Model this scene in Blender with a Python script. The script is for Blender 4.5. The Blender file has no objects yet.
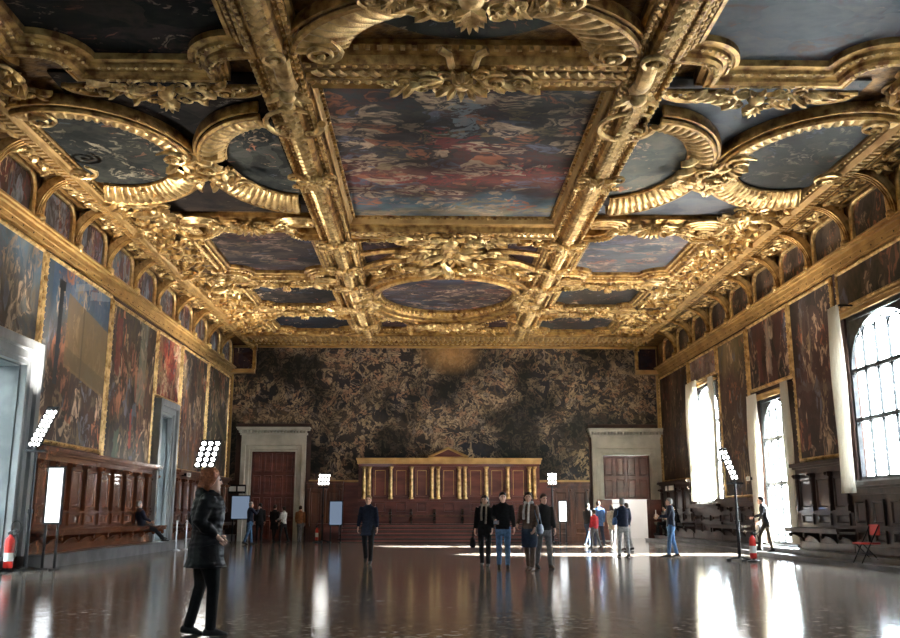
import bpy, bmesh, math, random
from mathutils import Vector, Matrix
PI = math.pi
random.seed(7)
scene = bpy.context.scene
COL = scene.collection

# ------------------------------------------------------------------ dimensions
XL, XR, YF, YB = -9.35, 10.8, 42.0, -5.0       # inner faces of the walls
CX = 0.58                                      # centre line of the ceiling
ZC = 9.14                                      # ceiling panel plane
BAND0, BAND1 = 7.5, 7.92                       # gilt entablature band on the side walls

# ------------------------------------------------------------------ materials
def nt(name):
    m = bpy.data.materials.new(name); m.use_nodes = True
    t = m.node_tree; t.nodes.clear()
    o = t.nodes.new('ShaderNodeOutputMaterial')
    b = t.nodes.new('ShaderNodeBsdfPrincipled')
    t.links.new(b.outputs[0], o.inputs[0])
    return m, t, b, o
def N(t, kind, **kw):
    n = t.nodes.new(kind)
    for k, v in kw.items():
        if k in n.inputs: n.inputs[k].default_value = v
        else: setattr(n, k, v)
    return n
def ramp(t, stops, interp='LINEAR'):
    r = t.nodes.new('ShaderNodeValToRGB'); r.color_ramp.interpolation = interp
    e = r.color_ramp.elements
    while len(e) > 1: e.remove(e[-1])
    e[0].position = stops[0][0]; e[0].color = (*stops[0][1], 1)
    for p, c in stops[1:]:
        x = e.new(p); x.color = (*c, 1)
    return r
def mixc(t, fac, a, b, mode='MIX'):
    n = t.nodes.new('ShaderNodeMix'); n.data_type = 'RGBA'; n.blend_type = mode
    def put(s, v):
        if isinstance(v, (tuple, list)): s.default_value = (*v, 1) if len(v) == 3 else v
        elif isinstance(v, (int, float)): s.default_value = v
        else: t.links.new(v, s)
    put(n.inputs[0], fac); put(n.inputs[6], a); put(n.inputs[7], b)
    return n.outputs[2]
def mth(t, op, a, b=0.0, c=None):
    n = t.nodes.new('ShaderNodeMath'); n.operation = op
    for i, v in enumerate((a, b, c)):
        if v is None: continue
        if isinstance(v, (int, float)): n.inputs[i].default_value = v
        else: t.links.new(v, n.inputs[i])
    return n.outputs[0]
def mat(name, c1, c2=None, rough=.5, metal=0., scale=4., bump=0., bscale=None, spec=.5, coat=0., stretch=(1, 1, 1), contrast=(.35, .65)):
    m, t, b, o = nt(name)
    tc = N(t, 'ShaderNodeTexCoord'); mp = N(t, 'ShaderNodeMapping'); mp.inputs['Scale'].default_value = stretch
    t.links.new(tc.outputs['Object'], mp.inputs[0])
    if c2:
        nz = N(t, 'ShaderNodeTexNoise', Scale=scale, Detail=6.0); t.links.new(mp.outputs[0], nz.inputs['Vector'])
        r = ramp(t, [(contrast[0], c1), (contrast[1], c2)]); t.links.new(nz.outputs[0], r.inputs[0])
        t.links.new(r.outputs[0], b.inputs['Base Color'])
    else: b.inputs['Base Color'].default_value = (*c1, 1)
    b.inputs['Roughness'].default_value = rough; b.inputs['Metallic'].default_value = metal
    b.inputs['Specular IOR Level'].default_value = spec
    b.inputs['Coat Weight'].default_value = coat
    if bump:
        n2 = N(t, 'ShaderNodeTexNoise', Scale=bscale or scale * 4, Detail=5.0); t.links.new(mp.outputs[0], n2.inputs['Vector'])
        bp = N(t, 'ShaderNodeBump', Strength=bump, Distance=.02); t.links.new(n2.outputs[0], bp.inputs['Height'])
        t.links.new(bp.outputs[0], b.inputs['Normal'])
    return m
def emit(name, col, s):
    m = bpy.data.materials.new(name); m.use_nodes = True; t = m.node_tree; t.nodes.clear()
    o = N(t, 'ShaderNodeOutputMaterial'); e = N(t, 'ShaderNodeEmission'); e.inputs[0].default_value = (*col, 1); e.inputs[1].default_value = s
    t.links.new(e.outputs[0], o.inputs[0]); return m

G = {}
G['gold'] = mat('aged_gilding', (.16, .070, .022), (.56, .345, .115), .40, .72, 4.5, .6, 30, contrast=(.34, .62))
G['gold2'] = mat('bright_gilding', (.30, .165, .06), (.80, .58, .27), .33, .75, 5., .5, 34, contrast=(.32, .6))
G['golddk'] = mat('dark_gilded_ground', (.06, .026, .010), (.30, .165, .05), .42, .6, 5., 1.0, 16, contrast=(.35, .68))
G['goldflat'] = mat('matt_gilt_wood', (.36, .21, .075), (.56, .36, .14), .45, .45, 2., .25, 20, stretch=(1, 1, 1))
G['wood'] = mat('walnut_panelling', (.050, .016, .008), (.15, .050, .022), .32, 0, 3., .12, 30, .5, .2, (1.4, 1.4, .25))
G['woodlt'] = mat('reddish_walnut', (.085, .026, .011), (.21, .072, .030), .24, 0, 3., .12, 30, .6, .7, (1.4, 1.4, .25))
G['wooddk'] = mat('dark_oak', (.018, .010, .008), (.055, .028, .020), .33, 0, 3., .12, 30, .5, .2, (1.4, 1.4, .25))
G['redwood'] = mat('mahogany_red_wood', (.085, .020, .014), (.17, .045, .03), .35, 0, 2., .08, 20, .5, .15, (.4, 1, 2))
G['reveal'] = mat('shaded_reveal_marble', (.07, .078, .085), (.13, .14, .15), .5, 0, 1.6, .1, 12)  # darker copy of the surround marble, shade put into its colour
G['steps'] = mat('red_brown_waxed_steps', (.15, .045, .035), (.27, .085, .065), .4, 0, 2., .08, 20, .5, .1, (.4, 1, 2))
G['stone'] = mat('grey_istrian_marble', (.13, .14, .15), (.26, .27, .28), .38, 0, 1.6, .1, 12, stretch=(1, 1, .5))
G['stonewarm'] = mat('warm_limestone', (.36, .34, .29), (.54, .51, .44), .5, 0, 1.4, .15, 12)
G['plaster'] = mat('dark_red_plaster', (.04, .022, .018), (.09, .045, .035), .8, 0, 1.2, .1)
G['white'] = mat('white_wall_paint', (.75, .74, .70), (.82, .81, .78), .8, 0, 1.)
G['step'] = mat('worn_marble_step', (.10, .10, .105), (.21, .21, .215), .3, 0, 2., .05, 12)
G['black'] = mat('black_metal', (.012, .012, .014), (.025, .025, .028), .35, .6, 6.)
G['steel'] = mat('brushed_steel', (.42, .42, .44), (.6, .6, .62), .3, 1., 6.)
G['led'] = emit('lit_led_cells', (1., .97, .92), 16.)
G['screen'] = emit('backlit_board', (.93, .97, 1.), 2.2)
G['screenb'] = emit('backlit_board_dim', (.55, .72, 1.), .22)
G['paper'] = mat('white_card', (.8, .8, .78), (.88, .88, .86), .7, 0, 3.)
G['red'] = mat('red_enamel', (.55, .02, .015), (.62, .03, .02), .3, 0, 2.)
G['redplastic'] = mat('red_plastic', (.5, .03, .03), (.58, .05, .04), .4, 0, 2.)
G['hose'] = mat('black_rubber', (.01, .01, .01), (.02, .02, .02), .6, 0, 5.)
G['lead'] = mat('lead_glazing_bar', (.045, .05, .055), (.09, .095, .10), .5, .5, 6.)
G['skin'] = mat('skin', (.62, .36, .26), (.72, .45, .34), .5, 0, 5.)
G['eye'] = mat('dark_eye', (.02, .012, .01), (.03, .02, .015), .2, 0, 5.)
G['lip'] = mat('lips', (.45, .14, .12), (.5, .17, .14), .4, 0, 5.)
def cloth(name, c, r=.9, v=.6, bump=.3, s=18.): 
    if name not in G: G[name] = mat(name, tuple(x * v for x in c), c, r, 0, s, bump, 60, .3)
    return G[name]

def glass_mat(nm='window_glass', tint=(.93, .96, .97)):
    m = bpy.data.materials.new(nm); m.use_nodes = True; t = m.node_tree; t.nodes.clear()
    o = N(t, 'ShaderNodeOutputMaterial'); a = N(t, 'ShaderNodeBsdfTransparent'); g = N(t, 'ShaderNodeBsdfGlossy')
    a.inputs[0].default_value = (*tint, 1); g.inputs['Roughness'].default_value = .05
    x = N(t, 'ShaderNodeMixShader'); x.inputs[0].default_value = .06
    t.links.new(a.outputs[0], x.inputs[1]); t.links.new(g.outputs[0], x.inputs[2]); t.links.new(x.outputs[0], o.inputs[0]); return m
G['glass'] = glass_mat(); G['dimglass'] = glass_mat('dimming_glass_tint', (.45, .49, .50))  # second glass is tinted dark to dim daylight at left and back panes
def curtain_mat():
    m = bpy.data.materials.new('cream_curtain_cloth'); m.use_nodes = True; t = m.node_tree; t.nodes.clear()
    o = N(t, 'ShaderNodeOutputMaterial'); a = N(t, 'ShaderNodeBsdfDiffuse'); g = N(t, 'ShaderNodeBsdfTranslucent')
    nz = N(t, 'ShaderNodeTexNoise', Scale=30., Detail=3.); r = ramp(t, [(.3, (.80, .77, .69)), (.7, (.90, .88, .82))]); t.links.new(nz.outputs[0], r.inputs[0])
    t.links.new(r.outputs[0], a.inputs[0]); t.links.new(r.outputs[0], g.inputs[0])
    x = N(t, 'ShaderNodeMixShader'); x.inputs[0].default_value = .55
    t.links.new(a.outputs[0], x.inputs[1]); t.links.new(g.outputs[0], x.inputs[2]); t.links.new(x.outputs[0], o.inputs[0]); return m
G['curtain'] = curtain_mat()

def floor_mat():
    m, t, b, o = nt('polished_terrazzo')
    tc = N(t, 'ShaderNodeTexCoord'); v = tc.outputs['Object']
    vo = N(t, 'ShaderNodeTexVoronoi', Scale=15.); t.links.new(v, vo.inputs['Vector'])
    r = ramp(t, [(0, (.11, .088, .07)), (.35, (.25, .205, .165)), (.7, (.40, .35, .30)), (1, (.62, .57, .51))]); t.links.new(vo.outputs['Color'], r.inputs[0])
    n1 = N(t, 'ShaderNodeTexNoise', Scale=.5, Detail=5.); t.links.new(v, n1.inputs['Vector'])
    r1 = ramp(t, [(.3, (.62, .60, .60)), (.7, (1.15, 1.1, 1.08))]); t.links.new(n1.outputs[0], r1.inputs[0])
    c = mixc(t, 1., r.outputs[0], r1.outputs[0], 'MULTIPLY'); t.links.new(c, b.inputs['Base Color'])
    n2 = N(t, 'ShaderNodeTexNoise', Scale=2.2, Detail=3.); t.links.new(v, n2.inputs['Vector'])
    n3 = N(t, 'ShaderNodeTexNoise', Scale=10., Detail=6., Roughness=.68); t.links.new(v, n3.inputs['Vector'])
    h = mth(t, 'ADD', mth(t, 'MULTIPLY', n2.outputs[0], 1.), mth(t, 'MULTIPLY', n3.outputs[0], .42))
    bp = N(t, 'ShaderNodeBump', Strength=.6, Distance=.006); t.links.new(h, bp.inputs['Height']); t.links.new(bp.outputs[0], b.inputs['Normal'])
    rr = ramp(t, [(.3, (.05,) * 3), (.7, (.13,) * 3)]); t.links.new(n3.outputs[0], rr.inputs[0]); t.links.new(rr.outputs[0], b.inputs['Roughness'])
    b.inputs['Specular IOR Level'].default_value = .75; b.inputs['IOR'].default_value = 1.6
    return m
G['floor'] = floor_mat()

PN = [0]
def painting(name, pal, scale=1.6, fine=5., stretch=(1, 1, 1), bands=None, axis=2, span=(-2, 2), bandfac=.6, shapes=(), rough=.55, flesh=(.5, .36, .25), fleshamt=.5, glow=None, dark=.35, warp=.9, sw=.12, tints=1., dk=(.34, .62)):
    """oil painting: warped cells of pigment, small flesh-toned strokes, broad bands of colour"""
    PN[0] += 1
    m, t, b, o = nt(name); b.inputs['Specular IOR Level'].default_value = .3
    tc = N(t, 'ShaderNodeTexCoord'); mp = N(t, 'ShaderNodeMapping'); mp.inputs['Scale'].default_value = stretch
    mp.inputs['Location'].default_value = (PN[0] * 3.7, PN[0] * 1.9, PN[0] * 5.3)
    t.links.new(tc.outputs['Object'], mp.inputs[0])
    w = N(t, 'ShaderNodeTexNoise', Scale=scale * .9, Detail=3.); t.links.new(mp.outputs[0], w.inputs['Vector'])
    va = N(t, 'ShaderNodeVectorMath', operation='SCALE'); va.inputs['Scale'].default_value = warp
    t.links.new(w.outputs['Color'], va.inputs[0])
    vb = N(t, 'ShaderNodeVectorMath', operation='ADD'); t.links.new(mp.outputs[0], vb.inputs[0]); t.links.new(va.outputs[0], vb.inputs[1])
    v1 = N(t, 'ShaderNodeTexVoronoi', Scale=scale); t.links.new(vb.outputs[0], v1.inputs['Vector'])
    n = len(pal); r1 = ramp(t, [(i / max(1, n - 1) * .9 + .05, pal[i]) for i in range(n)], 'LINEAR')
    sp = N(t, 'ShaderNodeSeparateColor'); t.links.new(v1.outputs['Color'], sp.inputs[0]); 
    nf = N(t, 'ShaderNodeTexNoise', Scale=fine * 1.3, Detail=6.); t.links.new(vb.outputs[0], nf.inputs['Vector'])
    k = mth(t, 'ADD', mth(t, 'MULTIPLY', sp.outputs[0], .75), mth(t, 'MULTIPLY', mth(t, 'SUBTRACT', nf.outputs[0], .38), .9))
    t.links.new(k, r1.inputs[0]); c = r1.outputs[0]
    if bands:
        sx = N(t, 'ShaderNodeSeparateXYZ'); t.links.new(tc.outputs['Object'], sx.inputs[0])
        mr = N(t, 'ShaderNodeMapRange'); mr.inputs[1].default_value = span[0]; mr.inputs[2].default_value = span[1]
        pos = mth(t, 'ADD', sx.outputs[axis], mth(t, 'MULTIPLY', mth(t, 'SUBTRACT', w.outputs[0], .5), (span[1] - span[0]) * .35))
        t.links.new(pos, mr.inputs[0]); r2 = ramp(t, bands); t.links.new(mr.outputs[0], r2.inputs[0])
        c = mixc(t, bandfac, c, r2.outputs[0])
    # figures: swirling draped strokes in several tints
    v2 = N(t, 'ShaderNodeTexVoronoi', Scale=fine * .55); t.links.new(vb.outputs[0], v2.inputs['Vector'])
    s2 = N(t, 'ShaderNodeSeparateColor'); t.links.new(v2.outputs['Color'], s2.inputs[0])
    n2 = N(t, 'ShaderNodeTexNoise', Scale=fine * .8, Detail=5., Distortion=1.6, Roughness=.62); t.links.new(vb.outputs[0], n2.inputs['Vector'])
    th = .60 - .22 * fleshamt
    r5 = ramp(t, [(th, (0, 0, 0)), (th + .05, (.55,) * 3), (th + .13, (1, 1, 1))]); t.links.new(n2.outputs[0], r5.inputs[0])
    d = mth(t, 'MULTIPLY', r5.outputs[0], mth(t, 'GREATER_THAN', s2.outputs[0], .75 - .7 * fleshamt))
    tn = lambda q: tuple(min(1, x * (1 + (y - 1) * tints)) for x, y in zip(flesh, q))
    fr = ramp(t, [(0, flesh), (.35, tn((.9, .5, .42))), (.55, tn((1.35, 1.35, 1.35))), (.72, tn((.35, .5, .95))), (.9, tn((.6, .6, .5)))], 'CONSTANT')
    t.links.new(s2.outputs[1], fr.inputs[0])
    c = mixc(t, d, c, fr.outputs[0])
    # broad darks
    nd = N(t, 'ShaderNodeTexNoise', Scale=scale * .55, Detail=4.); t.links.new(mp.outputs[0], nd.inputs['Vector'])
    rd = ramp(t, [(dk[0], (dark, dark, dark)), (dk[1], (1.1, 1.08, 1.05))]); t.links.new(nd.outputs[0], rd.inputs[0])
    c = mixc(t, 1., c, rd.outputs[0], 'MULTIPLY')
    sx = N(t, 'ShaderNodeSeparateXYZ'); t.links.new(tc.outputs['Object'], sx.inputs[0])
    for (ax, a, ha, ay, bb, hb, colr, f, slope) in shapes:
        pa = mth(t, 'ADD', sx.outputs[ax], mth(t, 'MULTIPLY', mth(t, 'SUBTRACT', n2.outputs[0], .5), sw * 5)); pb = mth(t, 'ADD', sx.outputs[ay], mth(t, 'MULTIPLY', mth(t, 'SUBTRACT', nf.outputs[0], .5), sw * 5))
        pb2 = mth(t, 'SUBTRACT', pb, mth(t, 'MULTIPLY', pa, slope)) if slope else pb
        q = mth(t, 'MULTIPLY', mth(t, 'LESS_THAN', mth(t, 'ABSOLUTE', mth(t, 'SUBTRACT', pa, a)), ha), mth(t, 'LESS_THAN', mth(t, 'ABSOLUTE', mth(t, 'SUBTRACT', pb2, bb)), hb))
        c = mixc(t, mth(t, 'MULTIPLY', q, mth(t, 'ADD', f - .15, mth(t, 'MULTIPLY', nf.outputs[0], .3))), c, colr)
    if glow:
        (gx, gz, gr, gc, gax, gay) = glow
        dx = mth(t, 'SUBTRACT', sx.outputs[gax], gx); dz = mth(t, 'MULTIPLY', mth(t, 'SUBTRACT', sx.outputs[gay], gz), 1.5)
        dd = mth(t, 'DIVIDE', mth(t, 'SQRT', mth(t, 'ADD', mth(t, 'MULTIPLY', dx, dx), mth(t, 'MULTIPLY', dz, dz))), gr)
        gg = N(t, 'ShaderNodeMapRange'); gg.inputs[1].default_value = 1.; gg.inputs[2].default_value = .1; t.links.new(dd, gg.inputs[0])
        c = mixc(t, mth(t, 'MULTIPLY', gg.outputs[0], mth(t, 'ADD', .35, mth(t, 'MULTIPLY', nf.outputs[0], .9))), c, gc)
    t.links.new(c, b.inputs['Base Color']); b.inputs['Roughness'].default_value = rough
    bp = N(t, 'ShaderNodeBump', Strength=.12, Distance=.01); t.links.new(nf.outputs[0], bp.inputs['Height']); t.links.new(bp.outputs[0], b.inputs['Normal'])
    return m

# ------------------------------------------------------------------ mesh building
class M:
    def __init__(s, T=None): s.v = []; s.f = []; s.T = T or (lambda p: p); s.sm = True
    def add(s, vs, fs):
        o = len(s.v); s.v += [s.T(tuple(p)) for p in vs]; s.f += [tuple(i + o for i in q) for q in fs]
    def box(s, a, b):
        (x0, y0, z0), (x1, y1, z1) = [tuple(map(min, a, b)), tuple(map(max, a, b))]
        s.add([(x0, y0, z0), (x1, y0, z0), (x1, y1, z0), (x0, y1, z0), (x0, y0, z1), (x1, y0, z1), (x1, y1, z1), (x0, y1, z1)],
              [(0, 3, 2, 1), (4, 5, 6, 7), (0, 1, 5, 4), (1, 2, 6, 5), (2, 3, 7, 6), (3, 0, 4, 7)])
    def prism(s, pts, h0, h1):
        n = len(pts); s.add([(p[0], p[1], h0) for p in pts] + [(p[0], p[1], h1) for p in pts],
              [tuple(range(n))[::-1], tuple(range(n, 2 * n))] + [(i, (i + 1) % n, n + (i + 1) % n, n + i) for i in range(n)])
    def tube(s, path, r, n=6, flat=1., closed=False, up=None):
        P = [Vector(p) for p in path]; k = len(P); R = r if isinstance(r, (list, tuple)) else [r] * k
        vs = []; upv = Vector(up) if up else None
        prev = None
        for i in range(k):
            a = P[(i - 1) % k] if (closed or i > 0) else P[0]; b = P[(i + 1) % k] if (closed or i < k - 1) else P[-1]
            d = (b - a); d = d.normalized() if d.length > 1e-9 else Vector((0, 0, 1))
            if prev is None:
                u = upv or (Vector((0, 0, 1)) if abs(d.z) < .9 else Vector((1, 0, 0)))
            else: u = upv or prev
            u = (u - d * u.dot(d)); u = u.normalized() if u.length > 1e-6 else d.orthogonal().normalized()
            prev = u; w = d.cross(u)
            for j in range(n):
                an = 2 * PI * j / n; vs.append(P[i] + (w * math.cos(an) + u * math.sin(an) * flat) * R[i])
        fs = [(i * n + j, i * n + (j + 1) % n, ((i + 1) % k) * n + (j + 1) % n, ((i + 1) % k) * n + j) for i in range(k if closed else k - 1) for j in range(n)]
        if not closed: fs += [tuple(range(n))[::-1], tuple(range((k - 1) * n, k * n))]
        s.add(vs, fs)
    def grid(s, fn, nu, nv, thick=0):
        vs = [fn(i / nu, j / nv) for i in range(nu + 1) for j in range(nv + 1)]
        s.add(vs, [(i * (nv + 1) + j, (i + 1) * (nv + 1) + j, (i + 1) * (nv + 1) + j + 1, i * (nv + 1) + j + 1) for i in range(nu) for j in range(nv)])
    def lathe(s, prof, c, n=10, ax=2):
        vs = []
        for (r, h) in prof:
            for j in range(n):
                a = 2 * PI * j / n; p = [r * math.cos(a), r * math.sin(a)]; q = [0, 0, 0]; q[ax] = h; q[(ax + 1) % 3] = p[0]; q[(ax + 2) % 3] = p[1]
                vs.append((c[0] + q[0], c[1] + q[1], c[2] + q[2]))
        k = len(prof)
        s.add(vs, [(i * n + j, i * n + (j + 1) % n, (i + 1) * n + (j + 1) % n, (i + 1) * n + j) for i in range(k - 1) for j in range(n)] + [tuple(range(n))[::-1], tuple(range((k - 1) * n, k * n))])
    def ball(s, c, r, nu=6, nv=4):
        r = r if isinstance(r, (tuple, list)) else (r, r, r)
        vs = [(c[0], c[1], c[2] - r[2])]
        for i in range(1, nv):
            th = -PI / 2 + PI * i / nv
            for j in range(nu):
                a = 2 * PI * j / nu; vs.append((c[0] + r[0] * math.cos(th) * math.cos(a), c[1] + r[1] * math.cos(th) * math.sin(a), c[2] + r[2] * math.sin(th)))
        vs.append((c[0], c[1], c[2] + r[2])); L = len(vs) - 1; fs = []
        for j in range(nu): fs.append((0, 1 + (j + 1) % nu, 1 + j)); fs.append((L, L - nu + j, L - nu + (j + 1) % nu))
        for i in range(nv - 2):
            for j in range(nu): a = 1 + i * nu; fs.append((a + j, a + (j + 1) % nu, a + nu + (j + 1) % nu, a + nu + j))
        s.add(vs, fs)
    def sweep(s, path, prof, closed=True):
        """profile (outward offset, height) run round a 2-D path (counter-clockwise)"""
        P = [Vector(p[:2]) for p in path]; k = len(P); vs = []; m = len(prof)
        for i in range(k):
            a = P[i - 1] if (closed or i > 0) else None; b = P[(i + 1) % k] if (closed or i < k - 1) else None
            d1 = (P[i] - a).normalized() if a is not None else (b - P[i]).normalized()
            d2 = (b - P[i]).normalized() if b is not None else d1
            n1 = Vector((d1.y, -d1.x)); n2 = Vector((d2.y, -d2.x)); nn = n1 + n2
            nn = nn.normalized() if nn.length > 1e-6 else n1; f = 1 / max(.45, nn.dot(n1))
            for (o, h) in prof: q = P[i] + nn * (o * f); vs.append((q.x, q.y, h))
        fs = [(i * m + j, ((i + 1) % k) * m + j, ((i + 1) % k) * m + j + 1, i * m + j + 1) for i in range(k if closed else k - 1) for j in range(m - 1)]
        if not closed: fs += [tuple(range(m)), tuple(range((k - 1) * m, k * m))[::-1]]
        s.add(vs, fs)
    def beads(s, path, step, r, h, closed=True, o=0):
        P = [Vector(p[:2]) for p in path]; 
        if closed: P.append(P[0])
        acc = step / 2
        for a, b in zip(P, P[1:]):
            L = (b - a).length; d = (b - a) / L if L else Vector((1, 0)); n = Vector((d.y, -d.x)); x = acc
            while x < L:
                q = a + d * x + n * o; s.ball((q.x, q.y, h), r); x += step
            acc = x - L
    def scroll(s, c, r, ang, flip=1, h=.06, turns=1.5, thick=.16, n=20, tail=0., sides=5):
        path = []; R = []
        if tail:
            for i in range(5):
                q = 1 - i / 5; e = Vector((math.cos(ang), math.sin(ang))) * r; tdir = Vector((math.sin(ang), -math.cos(ang))) * flip
                p = Vector(c[:2]) + e + tdir * tail * q + Vector((math.cos(ang), math.sin(ang))) * (-.35 * tail * q * q)
                path.append((p.x, p.y, c[2] + h * .5)); R.append(r * thick * (.35 + .65 * (1 - q)))
        for i in range(n + 1):
            q = i / n; rr = r * (1 - q) ** .85 + r * .05; a = ang + flip * 2 * PI * turns * q
            path.append((c[0] + rr * math.cos(a), c[1] + rr * math.sin(a), c[2] + h * (.5 + .9 * q))); R.append(r * thick * (1 - .45 * q))
        s.tube(path, R, sides, up=(0, 0, 1), flat=1.25)
        s.ball((c[0], c[1], c[2] + h * 1.3), r * .2)
    def leaf(s, c, ang, L, W, h=.08, curl=.5, lobes=5, nu=7):
        ca, sa = math.cos(ang), math.sin(ang)
        vs = []; 
        for i in range(nu + 1):
            u = i / nu; w = W * (math.sin(PI * min(1, u * .93 + .07)) ** .7) * (1 + .28 * math.cos(lobes * 2 * PI * u))
            for j in (-1, -.5, 0, .5, 1):
                x = L * u; y = w * .5 * j; z = c[2] + h * (math.sin(PI * u * .75) * 1. + curl * u * u) * (1 - .55 * abs(j) ** 1.5) + (.25 * h if abs(j) == .5 else 0)
                if u == 1: y *= .1
                vs.append((c[0] + x * ca - y * sa, c[1] + x * sa + y * ca, z))
        fs = [(i * 5 + j, (i + 1) * 5 + j, (i + 1) * 5 + j + 1, i * 5 + j + 1) for i in range(nu) for j in range(4)]
        s.add(vs, fs)
    def obj(s, name, material, parent=None, sub=True, smooth=True, label=None, origin=None):
        o0 = Vector((0, 0, 0))
        if parent is not None and sub:
            p = parent
            while p is not None: o0 += p.location; p = p.parent
        if origin is not None: o0 = Vector(origin)
        me = bpy.data.meshes.new(name); me.from_pydata([tuple(Vector(p) - o0) for p in s.v], [], s.f)
        bm = bmesh.new(); bm.from_mesh(me); bmesh.ops.recalc_face_normals(bm, faces=bm.faces); bm.to_mesh(me); bm.free()
        if smooth:
            me.shade_smooth(); 
            try: me.set_sharp_from_angle(angle=math.radians(38))
            except Exception: pass
        me.materials.append(material)
        o = bpy.data.objects.new(name, me); COL.objects.link(o); o.parent = parent
        if origin is not None: o.location = origin
        if label: o['label'] = label
        return o
def thing(name, label, cat, loc=(0, 0, 0), rz=0, group=None):
    o = bpy.data.objects.new(name, None); COL.objects.link(o); o.location = loc; o.rotation_euler = (0, 0, rz)
    o.empty_display_size = .2; o['label'] = label; o['category'] = cat
    if group: o['group'] = group
    return o
def tag(o, label, cat, group=None):
    o['label'] = label; o['category'] = cat
    if group: o['group'] = group
    return o
def struct(o): o['kind'] = 'structure'; return o
def sroot(name, loc): o = bpy.data.objects.new(name, None); COL.objects.link(o); o.location = loc; o['kind'] = 'structure'; return o
def copy_tree(o, parent=None):
    c = o.copy(); COL.objects.link(c); c.parent = parent
    for ch in list(o.children): copy_tree(ch, c)
    return c
TL = lambda p: (XL + p[2], p[0], p[1])     # left wall: (along, up, out)
TR = lambda p: (XR - p[2], p[0], p[1])
TF = lambda p: (p[0], YF - p[2], p[1])
TC = lambda p: (p[0], p[1], ZC - p[2])     # ceiling: (x, y, hanging depth)
def arc(cx, cy, rx, ry, a0, a1, n=16): return [(cx + rx * math.cos(math.radians(a0 + (a1 - a0) * i / n)), cy + ry * math.sin(math.radians(a0 + (a1 - a0) * i / n))) for i in range(n + 1)]
def rect(x0, y0, x1, y1): return [(x0, y0), (x1, y0), (x1, y1), (x0, y1)]
def notched(x0, y0, x1, y1, r, n=7):
    """rectangle with quarter-round bites at its corners"""
    return (arc(x0, y0, r, r, 90, 0, n) + arc(x1, y0, r, r, 180, 90, n) + arc(x1, y1, r, r, 270, 180, n) + arc(x0, y1, r, r, 0, -90, n))
def octo(x0, y0, x1, y1, r): return [(x0 + r, y0), (x1 - r, y0), (x1, y0 + r), (x1, y1 - r), (x1 - r, y1), (x0 + r, y1), (x0, y1 - r), (x0, y0 + r)]

# ------------------------------------------------------------------ room shell
def wall_boxes(m, a0, a1, z0, z1, holes, th=.7):
    """wall from a0 to a1 with rectangular openings (p0,p1,q0,q1); local (along, up, out<0)"""
    cur = a0
    for (p0, p1, q0, q1) in sorted(holes):
        m.box((cur, z0, -th), (p0, z1, 0))
        if q0 > z0: m.box((p0, z0, -th), (p1, q0, 0))
        if q1 < z1: m.box((p0, q1, -th), (p1, z1, 0))
        cur = p1
    m.box((cur, z0, -th), (a1, z1, 0))
RW = [(3.4, 6.5, 2.05, 6.2), (11.6, 14.7, 2.05, 6.2), (19.4, 22.8, 2.05, 6.2), (26.95, 29.35, .3, 4.85), (33.6, 36.8, 1.65, 6.2)]
LW = [(17.3, 20.5, .3, 4.55), (31.0, 32.3, .3, 4.55), (7.0, 9.4, .3, 4.6)]
FW = [(8.0, 10.15, 0, 3.85), (-8.2, -6.2, 0, 4.0)]
m = M(TR); wall_boxes(m, YB, YF + .7, 0, 9.6, RW, .25); struct(m.obj('wall_right', G['plaster'], smooth=False))
m = M(TL); wall_boxes(m, YB, YF + .7, 0, 9.6, LW); struct(m.obj('wall_left', G['plaster'], smooth=False))
m = M(TF); wall_boxes(m, XL, XR, 0, 9.6, FW); struct(m.obj('wall_far', G['plaster'], smooth=False))
TB = lambda p: (p[0], YB + p[2], p[1])
FILL_W = [(-6.6, -3.6, 5.6, 7.9), (5.0, 8.0, 5.6, 7.9)]  # unseen windows added behind the camera to brighten ceiling and floor
m = M(TB); wall_boxes(m, XL, XR, 0, 9.6, FILL_W, .4); struct(m.obj('wall_back', G['plaster'], smooth=False))
m = M(); m.box((XL - .7, YB - .5, -.2), (XR + .7, YF + 5, 0)); struct(m.obj('floor', G['floor'], smooth=False))
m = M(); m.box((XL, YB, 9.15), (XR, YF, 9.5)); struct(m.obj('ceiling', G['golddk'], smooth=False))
# raised marble steps running below the panelling
m = M(TL); m.box((21.3, 0, 0), (YF, .30, .55)); m.box((21.3, .27, .55), (YF, .3, .58)); struct(m.obj('trim_step_left', G['step'], smooth=False))
m = M(TR); m.box((0, 0, 0), (YF, .25, .62)); m.box((0, 0, .62), (YF, .12, .98)); m.box((0, .22, .62), (YF, .25, .65)); m.box((0, .09, .98), (YF, .12, 1.01)); struct(m.obj('trim_step_right', G['step'], smooth=False))
# gilt entablature band along both side walls
for T, nm in ((TL, 'left'), (TR, 'right')):
    m = M(T)
    for (z0, z1, d) in ((7.5, 7.56, .06), (7.56, 7.68, .1), (7.68, 7.72, .13), (7.72, 7.82, .12), (7.82, 7.88, .2), (7.88, 7.93, .26)): m.box((YB, z0, 0), (YF, z1, d))
    o = struct(m.obj('trim_band_' + nm, G['goldflat'], smooth=False))
    m = M(T); y = 12.
    while y < YF - .3: m.ball((y, 7.62, .1), .022); y += .55
    m.obj('stud', G['black'], o, sub=False)
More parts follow.
